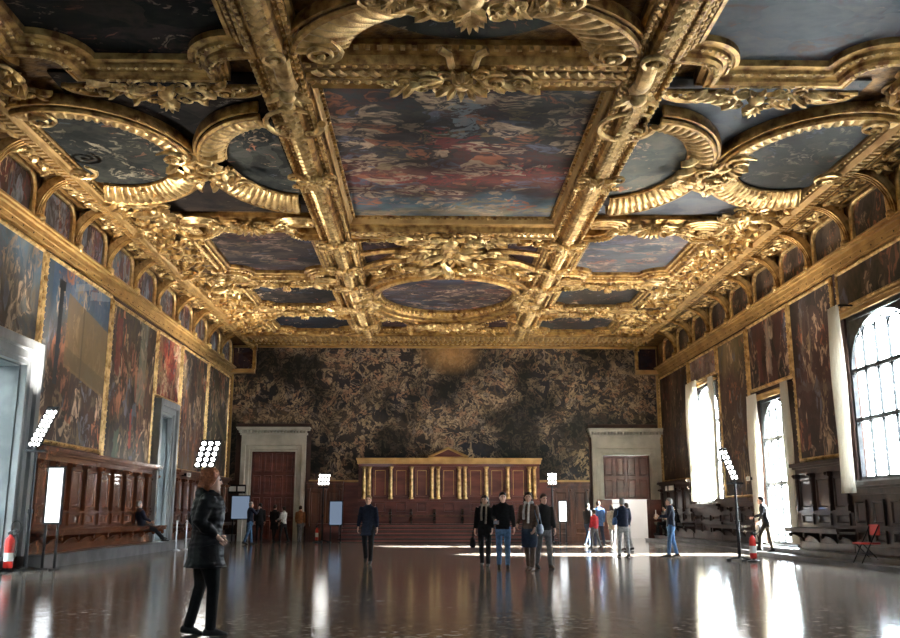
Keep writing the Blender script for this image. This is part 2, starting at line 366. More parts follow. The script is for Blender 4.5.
# ------------------------------------------------------------------ windows
def window(idx, T, a0, a1, z0, z1, lights, bars, arched=True, D=-.10):
    w = struct(M(T).obj('window_%d' % idx, G['lead'])) if False else None
    w = sroot('window_%d' % idx, T(((a0 + a1) / 2, z0, -.45)))
    f = M(T); f.box((a0, z0, D - .05), (a0 + .09, z1, D + .05)); f.box((a1 - .09, z0, D - .05), (a1, z1, D + .05)); f.box((a0, z1 - .1, D - .05), (a1, z1, D + .05)); f.box((a0, z0, D - .05), (a1, z0 + .08, D + .05))
    if arched:   # spandrel closing the head outside the pointed arch
        c = (a0 + a1) / 2; hw = (a1 - a0) / 2 - .09
        for sgn in (-1, 1):
            pts = [(c + sgn * hw, z1 - .1), (c + sgn * hw, z1 - 1.25)] + [(c + sgn * hw * math.cos(t * PI / 2 / 10), z1 - 1.25 + 1.12 * math.sin(t * PI / 2 / 10)) for t in range(1, 11)]
            f.prism(pts if sgn > 0 else pts[::-1], D - .04, D + .04)
    f.obj('window_frame', G['lead'], w, smooth=False)
    n = lights; wd = (a1 - a0 - .18) / n
    for i in range(1, n):
        g = M(T); x = a0 + .09 + wd * i; g.box((x - .02, z0 + .08, D - .03), (x + .02, z1 - .35, D + .03)); g.obj('mullion', G['lead'], w, smooth=False)
    for b in bars:
        g = M(T); g.box((a0 + .09, b - .05, D - .04), (a1 - .09, b + .05, D + .04)); g.obj('transom', G['lead'], w, smooth=False)
    g = M(T)      # little arches heading each light
    tops = list(bars) + [z1 - .35]
    for i in range(n):
        x = a0 + .09 + wd * (i + .5); hz = z1 - .55 - (.35 * abs((i + .5) / n * 2 - 1) ** 2)
        g.tube([(x + wd / 2 * math.cos(k * PI / 8), hz + .28 * math.sin(k * PI / 8), D) for k in range(9)], .025, 5)
        for b in bars: g.tube([(x + wd / 2 * math.cos(k * PI / 8), b - .16 + .12 * math.sin(k * PI / 8), D) for k in range(9)], .018, 5)
    g.obj('tracery', G['lead'], w)
    p = M(T); p.box((a0 + .06, z0 + .05, D - .004), (a1 - .06, z1 - .06, D + .004)); p.obj('pane', G['glass' if T is TR else 'dimglass'], w, smooth=False)
    sl = M(T); sl.box((a0 - .1, z0 - .08, D), (a1 + .1, z0, .06)); sl.obj('window_sill', G['stone'], w, smooth=False)
    lin = M(T); lin.box((a0 - .14, z1, -.02), (a1 + .14, z1 + .12, .07)); lin.box((a0 - .14, z1 + .12, -.02), (a1 + .14, z1 + .17, .11)); lin.obj('lintel', G['goldflat'], w, smooth=False)
    # daylight portal
    ld = bpy.data.lights.new('daylight_portal', 'AREA'); ld.shape = 'RECTANGLE'; ld.size = a1 - a0; ld.size_y = z1 - z0; ld.cycles.is_portal = True
    lo = bpy.data.objects.new('daylight_portal', ld); COL.objects.link(lo)
    lo.location = T(((a0 + a1) / 2, (z0 + z1) / 2, D - .12)); lo.rotation_euler = (0, PI / 2 * (1 if T is TR else -1), 0) if T in (TR, TL) else (PI / 2, 0, 0)
    if T in (TR, TL): ld.size, ld.size_y = z1 - z0, a1 - a0
    return w
for i, (a0, a1, z0, z1) in enumerate(RW):
    if i == 3: window(i + 1, TR, a0, a1, z0, z1, 4, (2.15, 3.55))
    elif i == 4: window(i + 1, TR, a0, a1, z0, z1, 5, (3.2, 4.7))
    else: window(i + 1, TR, a0, a1, z0, z1, 5, (3.55, 4.8))
for i, (a0, a1, z0, z1) in enumerate(LW): window(6 + i, TL, a0, a1, z0, z1, 2, (3.0,), arched=False, D=-.52)

for i, (a0, a1, z0, z1) in enumerate(FILL_W): window(9 + i, TB, a0, a1, z0, z1, 5, (6.6,))  # added fill-light windows
def curtain(T, a0, a1, z0, z1, label, folds=5, flare=.0, dd=0.):
    m = M(T)
    def f(u, v, s):
        a = a0 + (a1 - a0) * u; a += flare * (1 - v) * (u - .3)
        return (a, z0 + (z1 - z0) * v, .17 + dd + .055 * math.sin(2 * PI * folds * u + .6 * math.sin(3 * v)) + .02 * math.sin(7 * v + 3 * u) + s)
    n = folds * 10
    m.grid(lambda u, v: f(u, v, 0), n, 12); m.grid(lambda u, v: f(u, v, .006), n, 12)
    for e in (0, 1): m.grid(lambda u, v, e=e: f(u, e, .006 * v), n, 1)
    for e in (0, 1): m.grid(lambda u, v, e=e: f(e, u, .006 * v), 12, 1)
    r = thing('curtain', label, 'curtain', T(((a0 + a1) / 2, z1, .15)), group=None)
    m.obj('curtain_cloth', G['curtain'], r)
    k = M(T); k.tube([(a0 - .05, z1 - .01, .17 + dd), (a1 + .05, z1 - .01, .17 + dd)], .018, 6); k.box((a0, z1 - .03, 0), (a0 + .04, z1 + .01, .17 + dd)); k.obj('curtain_rod', G['black'], r)
    return r
curtain(TR, 22.1, 22.72, 1.72, 6.42, 'long cream curtain hanging at the far side of the nearest bright leaded window', 5, .18, .26)
curtain(TR, 29.0, 29.95, .32, 5.05, 'cream curtain on the far side of the tall bright window door, beside the lamp mast', 5)
curtain(TR, 26.4, 26.95, .36, 5.1, 'narrow cream curtain on the near side of the tall bright window door', 4)
curtain(TR, 35.5, 37.1, 1.7, 6.45, 'cream curtain at the far side of the farthest bright right-hand window', 5)
curtain(TR, 33.42, 34.0, 1.7, 6.3, 'narrow cream curtain on the near side of the farthest right-hand window', 4)
# ------------------------------------------------------------------ doors in the left wall (marble surrounds)
def marble_door(idx, T, a0, a1, z1, jw, head, z0=.3, mt='stone', hood=True, dep=.28):
    d = sroot('door_%d' % idx, T(((a0 + a1) / 2, z0, 0)))
    prof = [(0, 0), (0, dep * .55), (jw * .18, dep * .55), (jw * .22, dep * .72), (jw * .55, dep * .72), (jw * .6, dep), (jw, dep), (jw, 0)]
    m = M(T); path = [(a0, z0), (a0, z1), (a1, z1), (a1, z0)]
    m.sweep(path[::-1], [(-o if False else o, h) for o, h in prof], closed=False); 
    m.obj('surround', G[mt], d, smooth=False)
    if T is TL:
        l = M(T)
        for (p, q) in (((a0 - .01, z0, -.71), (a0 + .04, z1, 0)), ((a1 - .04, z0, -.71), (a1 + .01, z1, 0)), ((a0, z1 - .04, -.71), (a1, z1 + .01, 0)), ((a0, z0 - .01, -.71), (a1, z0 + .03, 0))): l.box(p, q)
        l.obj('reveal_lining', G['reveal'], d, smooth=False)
    if hood:
        h = M(T); zt = z1 + jw
        h.box((a0 - jw, zt, 0), (a1 + jw, zt + head * .45, dep * .8)); h.box((a0 - jw - .06, zt + head * .45, 0), (a1 + jw + .06, zt + head * .6, dep + .05))
        h.box((a0 - jw - .16, zt + head * .78, 0), (a1 + jw + .16, zt + head * .9, dep + .25)); h.box((a0 - jw - .2, zt + head * .9, 0), (a1 + jw + .2, zt + head, dep + .32))
        x = a0 - jw - .1; 
        while x < a1 + jw + .04: h.box((x, zt + head * .6, 0), (x + .075, zt + head * .78, dep + .17)); x += .15
        h.obj('cornice', G[mt], d, smooth=False)
    return d
marble_door(1, TL, 17.3, 20.5, 4.55, .55, .0, hood=False)
marble_door(2, TL, 31.0, 32.3, 4.55, .5, 0, hood=False)
for (a0, a1) in ((16.3, 21.3), (30.45, 33.25)):
    pass
d = marble_door(3, TF, -8.2, -6.2, 4.0, .48, .62, z0=0, mt='stonewarm', dep=.2)
def leaf_door(T, parent, a0, a1, z0, z1, cols, rows, out=-.12, mt='redwood', name='door_leaf'):
    m = M(T); m.box((a0, z0, out - .06), (a1, z1, out)); 
    w = (a1 - a0) / cols; h = (z1 - z0) / rows
    for i in range(cols):
        for j in range(rows):
            x0, y0 = a0 + i * w + .07, z0 + j * h + .07
            m.sweep(rect(x0, y0, x0 + w - .14, y0 + h - .14), [(0, out), (-.02, out + .035), (-.05, out + .035), (-.07, out + .01)])
            m.box((x0 + .1, y0 + .1, out), (x0 + w - .24, y0 + h - .24, out + .025))
    o = m.obj(name, G[mt], parent, smooth=False); return o
lf = leaf_door(TF, d, -8.2, -7.2, 0.0, 4.0, 2, 4); lf2 = leaf_door(TF, d, -7.2, -6.2, .0, 4.0, 2, 4)
k = M(TF); k.ball((-7.3, 1.1, -.07), .045); k.obj('door_handle', G['steel'], lf)
d = marble_door(4, TF, 8.0, 10.15, 3.85, .52, .7, z0=0, mt='stonewarm', dep=.2)
leaf_door(TF, d, 8.0, 10.15, 1.86, 3.84, 4, 2, name='fixed_upper_leaf')
# two low leaves swung open into the hall
for (x, s) in ((8.35, -1), (9.85, 1)):
    m = M(); ca = 8.35 if s < 0 else 9.85
    x0, x1 = (7.62, 8.3) if s < 0 else (9.9, 10.55)
    m.box((x0, YF - .28, .02), (x1, YF - .22, 1.84)); 
    for j in range(2): m.sweep(rect(0, 0, .01, .01), [(0, 0), (.01, 0)]) if False else None
    for j in range(2): m.box((x0 + .1, YF - .31, .12 + j * .86), (x1 - .1, YF - .28, .88 + j * .86))
    m.obj('open_door_leaf', G['redwood'], d, smooth=False)
# lit lobby behind the right-hand far door
m = M(); m.box((7.2, YF + .7, 0), (7.3, YF + 4, 3.4)); m.box((11, YF + .7, 0), (11.1, YF + 4, 3.4)); m.box((7.2, YF + 4, 0), (11.1, YF + 4.1, 3.4)); m.box((7.2, YF + .7, 3.4), (11.1, YF + 4.1, 3.5))
struct(m.obj('wall_lobby', G['white'], smooth=False))
la = bpy.data.lights.new('lobby_lamp', 'AREA'); la.size = 2.5; la.energy = 90; lo = bpy.data.objects.new('lobby_lamp', la); COL.objects.link(lo); lo.location = (9.1, YF + 2.2, 3.36)
for z, w in ((1.25, .9), ):
    t = thing('notice_board', 'pale notice panel on the lit lobby wall seen through the far right doorway', 'notice', (9.5, YF + 3.96, 1.2))
    m = M(); m.box((9.2, YF + 3.95, .9), (9.9, YF + 3.99, 1.7)); m.obj('board', G['paper'], t, smooth=False)
    m = M(); m.sweep(rect(9.2, .9, 9.9, 1.7), [(0, .0), (.03, 0), (.03, .05), (0, .05)]); m.v = [(p[0], YF + 3.99 - p[2], p[1]) for p in m.v]; m.obj('frame', G['steel'], t, smooth=False)
# ------------------------------------------------------------------ wall paintings
NAVY, SKY, TAN, BRN, RED, CRM, OLV, DK, GRY = (.015, .022, .045), (.10, .19, .32), (.30, .21, .11), (.085, .05, .028), (.26, .03, .025), (.42, .34, .24), (.09, .085, .045), (.012, .011, .013), (.12, .125, .14)
def wall_painting(T, a0, a1, z0, z1, mt, label, group=None, fw=.11, fd=.09):
    loc = T(((a0 + a1) / 2, (z0 + z1) / 2, 0))
    r = thing('wall_painting', label, 'painting', loc, group=group)
    m = M(T); m.box((a0, z0, .01), (a1, z1, .045)); m.obj('canvas', mt, r, smooth=False)
    f = M(T); f.sweep(rect(a0, z0, a1, z1), [(0, .02), (0, fd * .6), (fw * .35, fd), (fw * .6, fd), (fw, fd * .6), (fw, .005)])
    f.beads(rect(a0, z0, a1, z1), .16, (.02, .03, .03) if T is TF else .028, fd, o=fw * .5)
    f.obj('gilt_frame', G['gold2'], r)
    return r
# left wall (object coordinates: x out, y along, z up, origin in the middle of the canvas)
P = lambda **k: k
wall_painting(TL, 16.6, 20.98, 5.2, 7.36, painting('canvas_L1', [DK, BRN, TAN, (.13, .19, .25), CRM, BRN], 1.3, 3.6, (1, 1, .6), bands=[(0, BRN), (.5, (.14, .13, .11)), (.8, (.13, .25, .38)), (1, (.2, .32, .42))], axis=2, span=(-1.1, 1.1)), 'canvas of a crowd under blue sky above the nearest marble doorway, left wall')
wall_painting(TL, 21.3, 25.66, 2.98, 7.34, painting('canvas_L2', [DK, BRN, (.16, .05, .03), TAN, NAVY, BRN, CRM], 1.2, 3.4, (1, 1, .7), bands=[(0, (.03, .02, .018)), (.35, (.07, .04, .03)), (.55, (.12, .08, .05)), (.72, (.13, .17, .21)), (.85, (.08, .19, .33)), (1, (.07, .15, .28))], span=(-2.18, 2.18), bandfac=.72, sw=.02,
    shapes=[(1, .7, 1.45, 2, .55, .95, (.22, .145, .07), .8, -.16), (1, .35, .05, 2, .55, .95, (.10, .065, .04), .7, -.16), (1, .7, 1.45, 2, -.1, .22, (.12, .085, .05), .55, -.16), (1, 1.4, .75, 2, 1.75, .12, (.30, .36, .42), .45, .2), (1, .2, .6, 2, 1.95, .1, (.30, .36, .42), .4, .3), (1, -1.2, .12, 2, .45, 1.25, (.018, .022, .028), 1.1, 0), (1, -1.2, .2, 2, 1.72, .12, (.012, .014, .018), 1.1, 0), (1, -2.0, .22, 2, .6, 1.7, (.05, .07, .08), .7, 0)]), 'canvas with a tan palace and a column against blue sky above a crowd, left wall')
wall_painting(TL, 25.98, 30.2, 2.78, 7.26, painting('canvas_L3', [DK, BRN, (.12, .035, .028), TAN, NAVY, OLV, DK], 1.2, 3.2, (1, 1, .55), bands=[(0, (.14, .12, .09)), (.25, (.05, .03, .022)), (.6, (.10, .05, .035)), (1, (.035, .022, .02))], span=(-2.2, 2.2), bandfac=.5,
    shapes=[(1, .85, .38, 2, .9, 1.3, (.15, .17, .14), .55, 0), (1, .1, .11, 2, -1.2, .6, (.36, .05, .03), .7, 0), (1, -1.1, .22, 2, -1.55, .5, (.10, .15, .11), .6, .3), (1, .35, .2, 2, -.6, .22, (.10, .13, .18), .6, 0), (1, -1.5, .25, 2, 1.1, .9, (.22, .035, .028), .5, 0)]), 'dark brown canvas with a small red figure low in it, left wall')
wall_painting(TL, 30.48, 33.25, 5.2, 7.28, painting('canvas_L4', [DK, RED, BRN, TAN, (.30, .035, .03), DK], 1.8, 4.6, (1, 1, .6), fleshamt=.6), 'small red-toned canvas directly above the second marble doorway on the left wall')
wall_painting(TL, 33.6, 37.3, 2.85, 7.3, painting('canvas_L5', [DK, BRN, (.16, .05, .035), TAN, NAVY, DK], 1.3, 3.8, (1, 1, .5), bands=[(0, (.26, .20, .13)), (.2, (.16, .07, .045)), (.5, (.05, .045, .05)), (1, (.03, .028, .03))], span=(-2.2, 2.2), bandfac=.6, shapes=[(1, .45, .1, 2, .3, 1.3, (.17, .14, .10), .6, 0), (1, -.7, .1, 2, .3, 1.3, (.12, .10, .075), .6, 0)]), 'tall dark canvas with columns just beyond the second marble doorway, left wall')
wall_painting(TL, 37.66, 41.5, 2.85, 7.34, painting('canvas_L6', [DK, BRN, OLV, (.1, .07, .04), NAVY, DK], 1.2, 3.8, (1, 1, .6), bands=[(0, (.12, .08, .05)), (.5, (.04, .04, .045)), (.8, (.10, .08, .05)), (1, (.03, .03, .03))], span=(-2.2, 2.2), bandfac=.5, shapes=[(1, .1, 1.4, 2, .2, .16, (.20, .15, .08), .5, -.55)]), 'dark green-brown canvas last on the left wall, touching the far corner')
wall_painting(TL, 9.9, 16.3, 2.98, 7.36, painting('canvas_L0', [DK, BRN, TAN, NAVY, RED], 1.2, 3.4), 'broad dark canvas on the left wall nearest the hall entrance')
# right wall
DR = [DK, (.05, .03, .028), (.09, .05, .04), (.13, .09, .07), DK, (.10, .03, .028)]
wall_painting(TR, 17.6, 22.85, 6.5, 7.36, painting('canvas_R1', [DK, (.05, .04, .04), (.10, .07, .055), DK], 1.3, 2.6, (1, 1, .6), fleshamt=.42, flesh=(.42, .31, .24)), 'low wide canvas of pale nude figures above the nearest big window, right wall')
wall_painting(TR, 23.35, 26.1, 2.78, 7.34, painting('canvas_R2', DR, 1.4, 3.6, (1, 1, .6), fleshamt=.42, bands=[(0, (.05, .035, .035)), (.5, (.11, .045, .04)), (1, (.05, .045, .05))], span=(-2.2, 2.2), shapes=[(1, .65, .07, 2, 1.1, .95, (.16, .13, .11), .6, 0), (1, .15, .07, 2, 1.1, .95, (.16, .13, .11), .6, 0), (1, 0, 1.2, 2, -.35, .1, (.12, .09, .08), .5, .1)]), 'tall dark battle canvas with twin columns beside the nearest big window, right wall')
wall_painting(TR, 26.4, 29.75, 5.28, 7.34, painting('canvas_R3', [DK, (.04, .025, .025), (.08, .03, .028), (.06, .04, .036)], 1.3, 3.2, (1, 1, .5), fleshamt=.4, shapes=[(1, -.05, .24, 2, .1, .8, (.30, .26, .21), .5, .4), (1, .75, .2, 2, -.1, .7, (.14, .03, .028), .5, -.2)]), 'squarish canvas with a white-robed figure above the tall window door, right wall')
wall_painting(TR, 30.1, 33.0, 1.85, 7.3, painting('canvas_R4', DR, 1.4, 4.2, (1, 1, .6), fleshamt=.42, flesh=(.40, .29, .19), bands=[(0, (.04, .025, .024)), (.75, (.07, .04, .035)), (.93, (.27, .21, .10)), (1, (.30, .24, .12))], span=(-2.7, 2.7), bandfac=.55), 'tall dark canvas with a yellowed top edge between the two farther right-hand windows')
wall_painting(TR, 33.35, 36.7, 6.5, 7.32, painting('canvas_R5', [(.22, .15, .14), (.32, .24, .22), (.16, .09, .085), (.38, .29, .27)], 2.2, 6.5, (1, 1, 1), fleshamt=.5), 'small pinkish-grey canvas above the farthest right-hand window')
wall_painting(TR, 37.15, 41.7, 2.7, 7.34, painting('canvas_R6', DR, 1.3, 3.6, (1, 1, .6), fleshamt=.3), 'dark canvas last on the right wall, touching the far corner')
wall_painting(TR, 6.9, 11.2, 2.78, 7.34, painting('canvas_R0', DR, 1.3, 3.6), 'dark tall canvas on the right wall nearest the hall entrance')
wall_painting(TR, 15.2, 17.3, 2.78, 7.34, painting('canvas_R00', DR, 1.3, 3.6), 'narrow dark canvas on the near side of the nearest big window')
# the great canvas of the end wall
pm = painting('canvas_end_wall', [(.008, .009, .016), (.012, .014, .024), (.03, .022, .018), (.012, .012, .02), (.10, .065, .038), (.02, .02, .03), (.006, .006, .010)], .8, 7., (1, 1, 1), fleshamt=.68, flesh=(.31, .225, .145), dark=.12, warp=1.2, tints=.45, dk=(.40, .57),
              glow=(.15, 2.9, 1.7, (.40, .22, .08), 0, 2), bands=[(0, (.02, .02, .025)), (.25, (.01, .012, .02)), (.45, (.12, .085, .055)), (.55, (.015, .016, .026)), (.75, (.05, .035, .03)), (1, (.012, .013, .02))], span=(-3.2, 3.2), bandfac=.25)
r = thing('wall_painting', 'huge dark painting of swirling clouds and countless small figures filling the end wall', 'painting', (.72, YF, 5.75))
m = M(TF)
for (x0, x1, z0, z1) in ((-9.2, 10.66, 5.3, 8.9), (-5.5, 7.35, 2.7, 5.3), (-9.2, -8.95, 2.7, 5.3), (10.5 + .45, 10.66, 2.7, 5.3)):
    if x1 > x0: m.box((x0, z0, .01), (x1, z1, .04))
m.obj('canvas', pm, r, smooth=False)
# painted robed clusters standing out in the canvas
f = M(TF)
for (x0, x1, z0, z1) in ((-9.3, 10.75, 8.86, 8.98), (-5.55, 7.35, 2.62, 2.72)): f.box((x0, z0, 0), (x1, z1, .1))
for x in (-9.25, 10.68): f.box((x - .05, 2.6, 0), (x + .05, 8.9, .1))
f.obj('gilt_frame', G['goldflat'], r, smooth=False)

# ------------------------------------------------------------------ portraits in the frieze + curved brackets
pal_p = [[(.02, .016, .018), (.07, .035, .03), (.18, .03, .028), (.22, .27, .35), (.03, .025, .025)], [(.02, .02, .028), (.10, .09, .10), (.25, .29, .36), (.06, .035, .03), (.14, .03, .028)]]
pm_p = [painting('frieze_canvas_%d' % i, pal_p[i % 2], 2.4, 5., (1, 1, .55), fleshamt=.45, dark=.5) for i in range(4)]
pm_r = [painting('frieze_canvas_r_%d' % i, [(.03, .025, .022), (.07, .05, .045), (.13, .10, .085), (.06, .04, .035)], 2.4, 5., (1, 1, .55), fleshamt=.4, dark=.5) for i in range(2)]
LBL_L = ['%s frieze portrait pair on the left side']
words = ['nearest', 'second nearest', 'third', 'fourth', 'fifth', 'sixth', 'seventh', 'eighth', 'ninth', 'tenth', 'eleventh']
def frieze(T, side, y0, pms):
    sp = 2.35
    for k in range(10):
        a0 = y0 + sp * k; a1 = a0 + 1.85; z0, z1 = 7.97, 8.98
        if a1 > YF - .6: break
        nm = words[k] if k < 9 else 'farthest'
        r = thing('frieze_portrait', '%s framed portrait of two robed men in the %s frieze, counting from the entrance' % (nm, side), 'painting', T(((a0 + a1) / 2, (z0 + z1) / 2, .04)), group='portraits in the %s frieze' % side)
        m = M(T); m.box((a0 + .05, z0, .02), (a1 - .05, z1, .06)); m.obj('canvas', pms[k % len(pms)], r, smooth=False)
        f = M(T); 
        path = [(a0, z0), (a1, z0), (a1, z1 - .35)] + [(a1 - .35 + .35 * math.cos(t * PI / 12), z1 - .35 + .35 * math.sin(t * PI / 12)) for t in range(1, 7)] + [(a0 + .35 - .35 * math.sin(t * PI / 12), z1 - .35 + .35 * math.cos(t * PI / 12)) for t in range(1, 7)] + [(a0, z1 - .35)]
        f.sweep(path, [(-.07, .03), (-.07, .12), (-.03, .16), (.03, .16), (.06, .1), (.06, .02)]); 
        for e, c in ((a0, -1), (a1, 1)):
            pts = [(e + .05 * c, z1 + .03), (e + .05 * c, z1 - .45)] + [(e - c * (.45 - .45 * math.cos(t * PI / 12)), z1 - .42 + .45 * math.sin(t * PI / 12)) for t in range(1, 7)]
            f.prism(pts, .06, .1)
        f.obj('gilt_frame', G['gold2'], r)
    # brackets between the portraits, coffered soffit pieces above them
    nb = 0
    for k in range(-1, 10):
        a = y0 + sp * k - .25
        if a > YF - .5: break
        r = thing('cove_bracket', '%s gilded curved bracket of the %s frieze, counting from the entrance' % ((words + ['farthest'])[k + 1], side), 'bracket', T((a, 7.94, .1)), group='gilded brackets of the %s frieze' % side)
        m = M(T)
        def rib(u, v, a=a):
            th = u * PI / 2; R0 = 0.85
            out = .12 + R0 * (1 - math.cos(th)); up = 7.98 + .97 * math.sin(th)
            return (a + (v - .5) * .2, up, out)
        m.grid(rib, 10, 2); 
        pts = [(rib(i / 10, 0)[2], rib(i / 10, 0)[1]) for i in range(11)]
        for s_ in (-.1, .1):
            for i in range(10):
                (o0, u0), (o1, u1) = pts[i], pts[i + 1]
                m.add([(a + s_, u0, o0), (a + s_, u1, o1), (a + s_, min(9.05, u1 + .1), max(.02, o1 - .16)), (a + s_, min(9.05, u0 + .1), max(.02, o0 - .16))], [(0, 1, 2, 3)])
        m.obj('rib', G['gold2'], r)
        m = M(T)
        for s_ in (-.1, 0, .1): m.tube([(a + s_, p[1] - .01, p[0] + .01) for p in pts], .022, 5)
        m.obj('rib_moulding', G['gold'], r)
        m = M(T); m.ball((a, 7.99, .22), (.12, .1, .1), 8, 6); m.ball((a, 7.9, .27), .06, 6, 4); m.obj('mask_boss', G['gold2'], r)
        # soffit coffer
        if k < 9:
            m = M(T); b0, b1 = a + .14, a + sp - .14
            if b1 > YF - .3: b1 = YF - .3
            for (x, h) in ((.12, .1),):
                m.v = []
            for i in range(3):
                g = .07 * i
                for (p, q) in (((b0 + g, 9.0 - .03 * i, .2 + g), (b1 - g, 9.02 - .03 * i, .24 + g)), ((b0 + g, 9.0 - .03 * i, .92 - g), (b1 - g, 9.02 - .03 * i, .96 - g)), ((b0 + g, 9.0 - .03 * i, .2 + g), (b0 + .04 + g, 9.02 - .03 * i, .94 - g)), ((b1 - .04 - g, 9.0 - .03 * i, .2 + g), (b1 - g, 9.02 - .03 * i, .94 - g))): m.box(p, q)
            m.obj('soffit_moulding', G['gold'], r, smooth=False)
            S = M(lambda p: T((p[0], 9.02 - p[2], p[1])))
            for j in range(4):
                x = b0 + .35 + j * (b1 - b0 - .7) / 3
                S.scroll((x, .56, .02), .17, random.random() * 6, 1 if j % 2 else -1, .05, 1.3, .2, 12, sides=4)
                S.leaf((x, .56, .02), random.random() * 6, .34, .16, .09, nu=5); S.leaf((x + .1, .56, .02), random.random() * 6, .3, .14, .08, nu=5)
            S.obj('soffit_carving', G['gold2'], r)
    # dark wood behind, and the soffit board
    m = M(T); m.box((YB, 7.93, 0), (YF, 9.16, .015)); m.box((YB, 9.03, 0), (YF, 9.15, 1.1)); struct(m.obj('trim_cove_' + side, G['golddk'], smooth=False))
frieze(TL, 'left', 18.2, pm_p); frieze(TR, 'right', 17.45 + .0, pm_r)

# ------------------------------------------------------------------ ceiling
def rail(side, s):
    xr = CX + s * 8.95
    r = thing('ceiling_rail', 'long gilded %s-hand cornice rail with dentils between ceiling and wall frieze' % side, 'moulding', (xr, 18, 8.8))
    m = M(TC)
    prof = [(-.26, 0), (-.26, .12), (-.2, .2), (-.2, .26), (-.1, .34), (.1, .34), (.14, .26), (.2, .24), (.22, .12), (.26, .1), (.26, 0)]
    m.sweep([(xr, YB), (xr, YF)], prof, closed=False); m.obj('moulding', G['goldflat'], r, smooth=False)
    d = M(TC); y = 11.
    while y < YF - .3: d.box((xr - .08, y, .33), (xr + .08, y + .09, .37)); d.ball((xr - s * .24, y + .05, .2), (.04, .06, .04), 5, 3); y += .19
    d.obj('dentil_row', G['gold2'], r)
rail('left', -1); rail('right', 1)

def beam_along(s, side):
    xc = CX + s * 3.3
    r = thing('ceiling_beam', 'long gilded main beam running down the ceiling, %s of the central painting' % side, 'beam', (xc, 22, 8.9))
    m = M(TC)
    prof = [(-.5, 0), (-.5, .14), (-.44, .2), (-.44, .27), (-.36, .30), (-.32, .22), (-.24, .22), (-.2, .34), (-.12, .38), (.12, .38), (.2, .34), (.24, .22), (.32, .22), (.36, .30), (.44, .27), (.44, .2), (.5, .14), (.5, 0)]
    m.sweep([(xc, 6), (xc, 38.6)], prof, closed=False); m.obj('moulding', G['gold'], r, smooth=False)
    d = M(TC); y = 11.
    while y < 38.5:
        d.ball((xc - .39, y, .30), (.05, .075, .05), 6, 4); d.ball((xc + .39, y, .30), (.05, .075, .05), 6, 4); y += .19
    d.obj('bead_row', G['gold2'], r)
    d = M(TC); y = 11.
    while y < 38.5:
        d.leaf((xc, y, .385), PI / 2, .27, .26, .08, nu=4, lobes=2); d.leaf((xc, y + .1, .375), PI / 2 + .9, .2, .1, .07, nu=3, lobes=1); d.leaf((xc, y + .1, .375), PI / 2 - .9, .2, .1, .07, nu=3, lobes=1); d.ball((xc - .28, y, .24), (.03, .05, .03), 4, 3); d.ball((xc + .28, y, .24), (.03, .05, .03), 4, 3); y += .21
    d.obj('leaf_band', G['gold2'], r)
    for y in (16.6,):   # horned strap loop gripping the beam
        c = M(TC)
        c.tube([(xc - s * .15 + .62 * math.cos(a), y + .55 * math.sin(a), .36 + .12 * math.sin(a * .5)) for a in [(-110 + 220 * i / 18 + (180 if s > 0 else 0)) * PI / 180 for i in range(19)]] if False else
               [(xc + .55 * math.cos(i * 2 * PI / 20), y + .62 * math.sin(i * 2 * PI / 20), .40) for i in range(18)], [.09 - .003 * i for i in range(18)], 6, flat=.8)
        c.scroll((xc - s * .0 + .3, y + .35, .4), .16, 0, 1, .05, 1.2); c.obj('strap_loop', G['gold2'], r)
    for y in (19.7, 24.9, 27.6, 29.9, 33.2, 36.4):
        c = M(TC)
        for q in (-1, 1):
            c.scroll((xc + q * .42, y - .25, .36), .2, PI / 2, q, .08, 1.4, .2); c.scroll((xc + q * .42, y + .28, .36), .17, -PI / 2, -q, .08, 1.4, .2)
            for j in range(3): c.leaf((xc, y, .38), PI / 2 * q + (j - 1) * .55, .5, .2, .14)
        for j in range(9): c.leaf((xc, y, .4), j * PI / 4.5, .28, .11, .12, nu=5); c.scroll((xc + .3 * math.cos(j * .7), y + .3 * math.sin(j * .7), .38), .09, j, 1, .06, 1.3, .24, 10, sides=4)
        c.ball((xc, y, .46), (.09, .09, .09), 8, 5)
        c.obj('rosette_cluster', G['gold2'], r)
beam_along(-1, 'left'); beam_along(1, 'right')

def cartouche(m, x, y, h, S=1., rot=0., spray=7):
    """shield with volutes and a fan of acanthus; rot turns it in the ceiling plane"""
    ca, sa = math.cos(rot), math.sin(rot)
    R = lambda u, v: (x + (u * ca - v * sa) * S, y + (u * sa + v * ca) * S)
    for q in (-1, 1):
        for (u, v, rr, an, fl) in ((.50, .06, .22, PI / 2, 1), (.92, .02, .16, PI / 2, -1), (.30, -.22, .15, -PI / 2, 1), (.62, -.2, .12, 0, -1), (.26, .26, .14, PI, 1), (1.15, -.1, .1, 0, 1)):
            a, b = R(q * u, v); m.scroll((a, b, h), rr * S, rot + an, q * fl, .08, 1.6, .19, 16, tail=rr * .8 * S, sides=5)
        for j in range(5):
            a, b = R(q * (.2 + .16 * j), .12 - .07 * j); m.leaf((a, b, h), rot + (0 if q > 0 else PI) + q * random.uniform(-.9, .9), random.uniform(.28, .42) * S, .15 * S, .13, nu=6)
    for j in range(spray):
        t = (j - (spray - 1) / 2) / max(1, (spray - 1) / 2); a, b = R(.14 * t, .05)
        m.leaf((a, b, h + .04), rot + PI / 2 + t * 1.25, (.42 - .12 * abs(t)) * S, .12 * S, .16)
    for j in range(5):
        t = (j - 2) / 2; a, b = R(.12 * t, -.1); m.leaf((a, b, h + .04), rot - PI / 2 + t * 1.1, .32 * S, .12 * S, .14)
    a, b = R(0, 0); m.ball((a, b, h + .1), (.13 * S, .17 * S, .11), 8, 6)

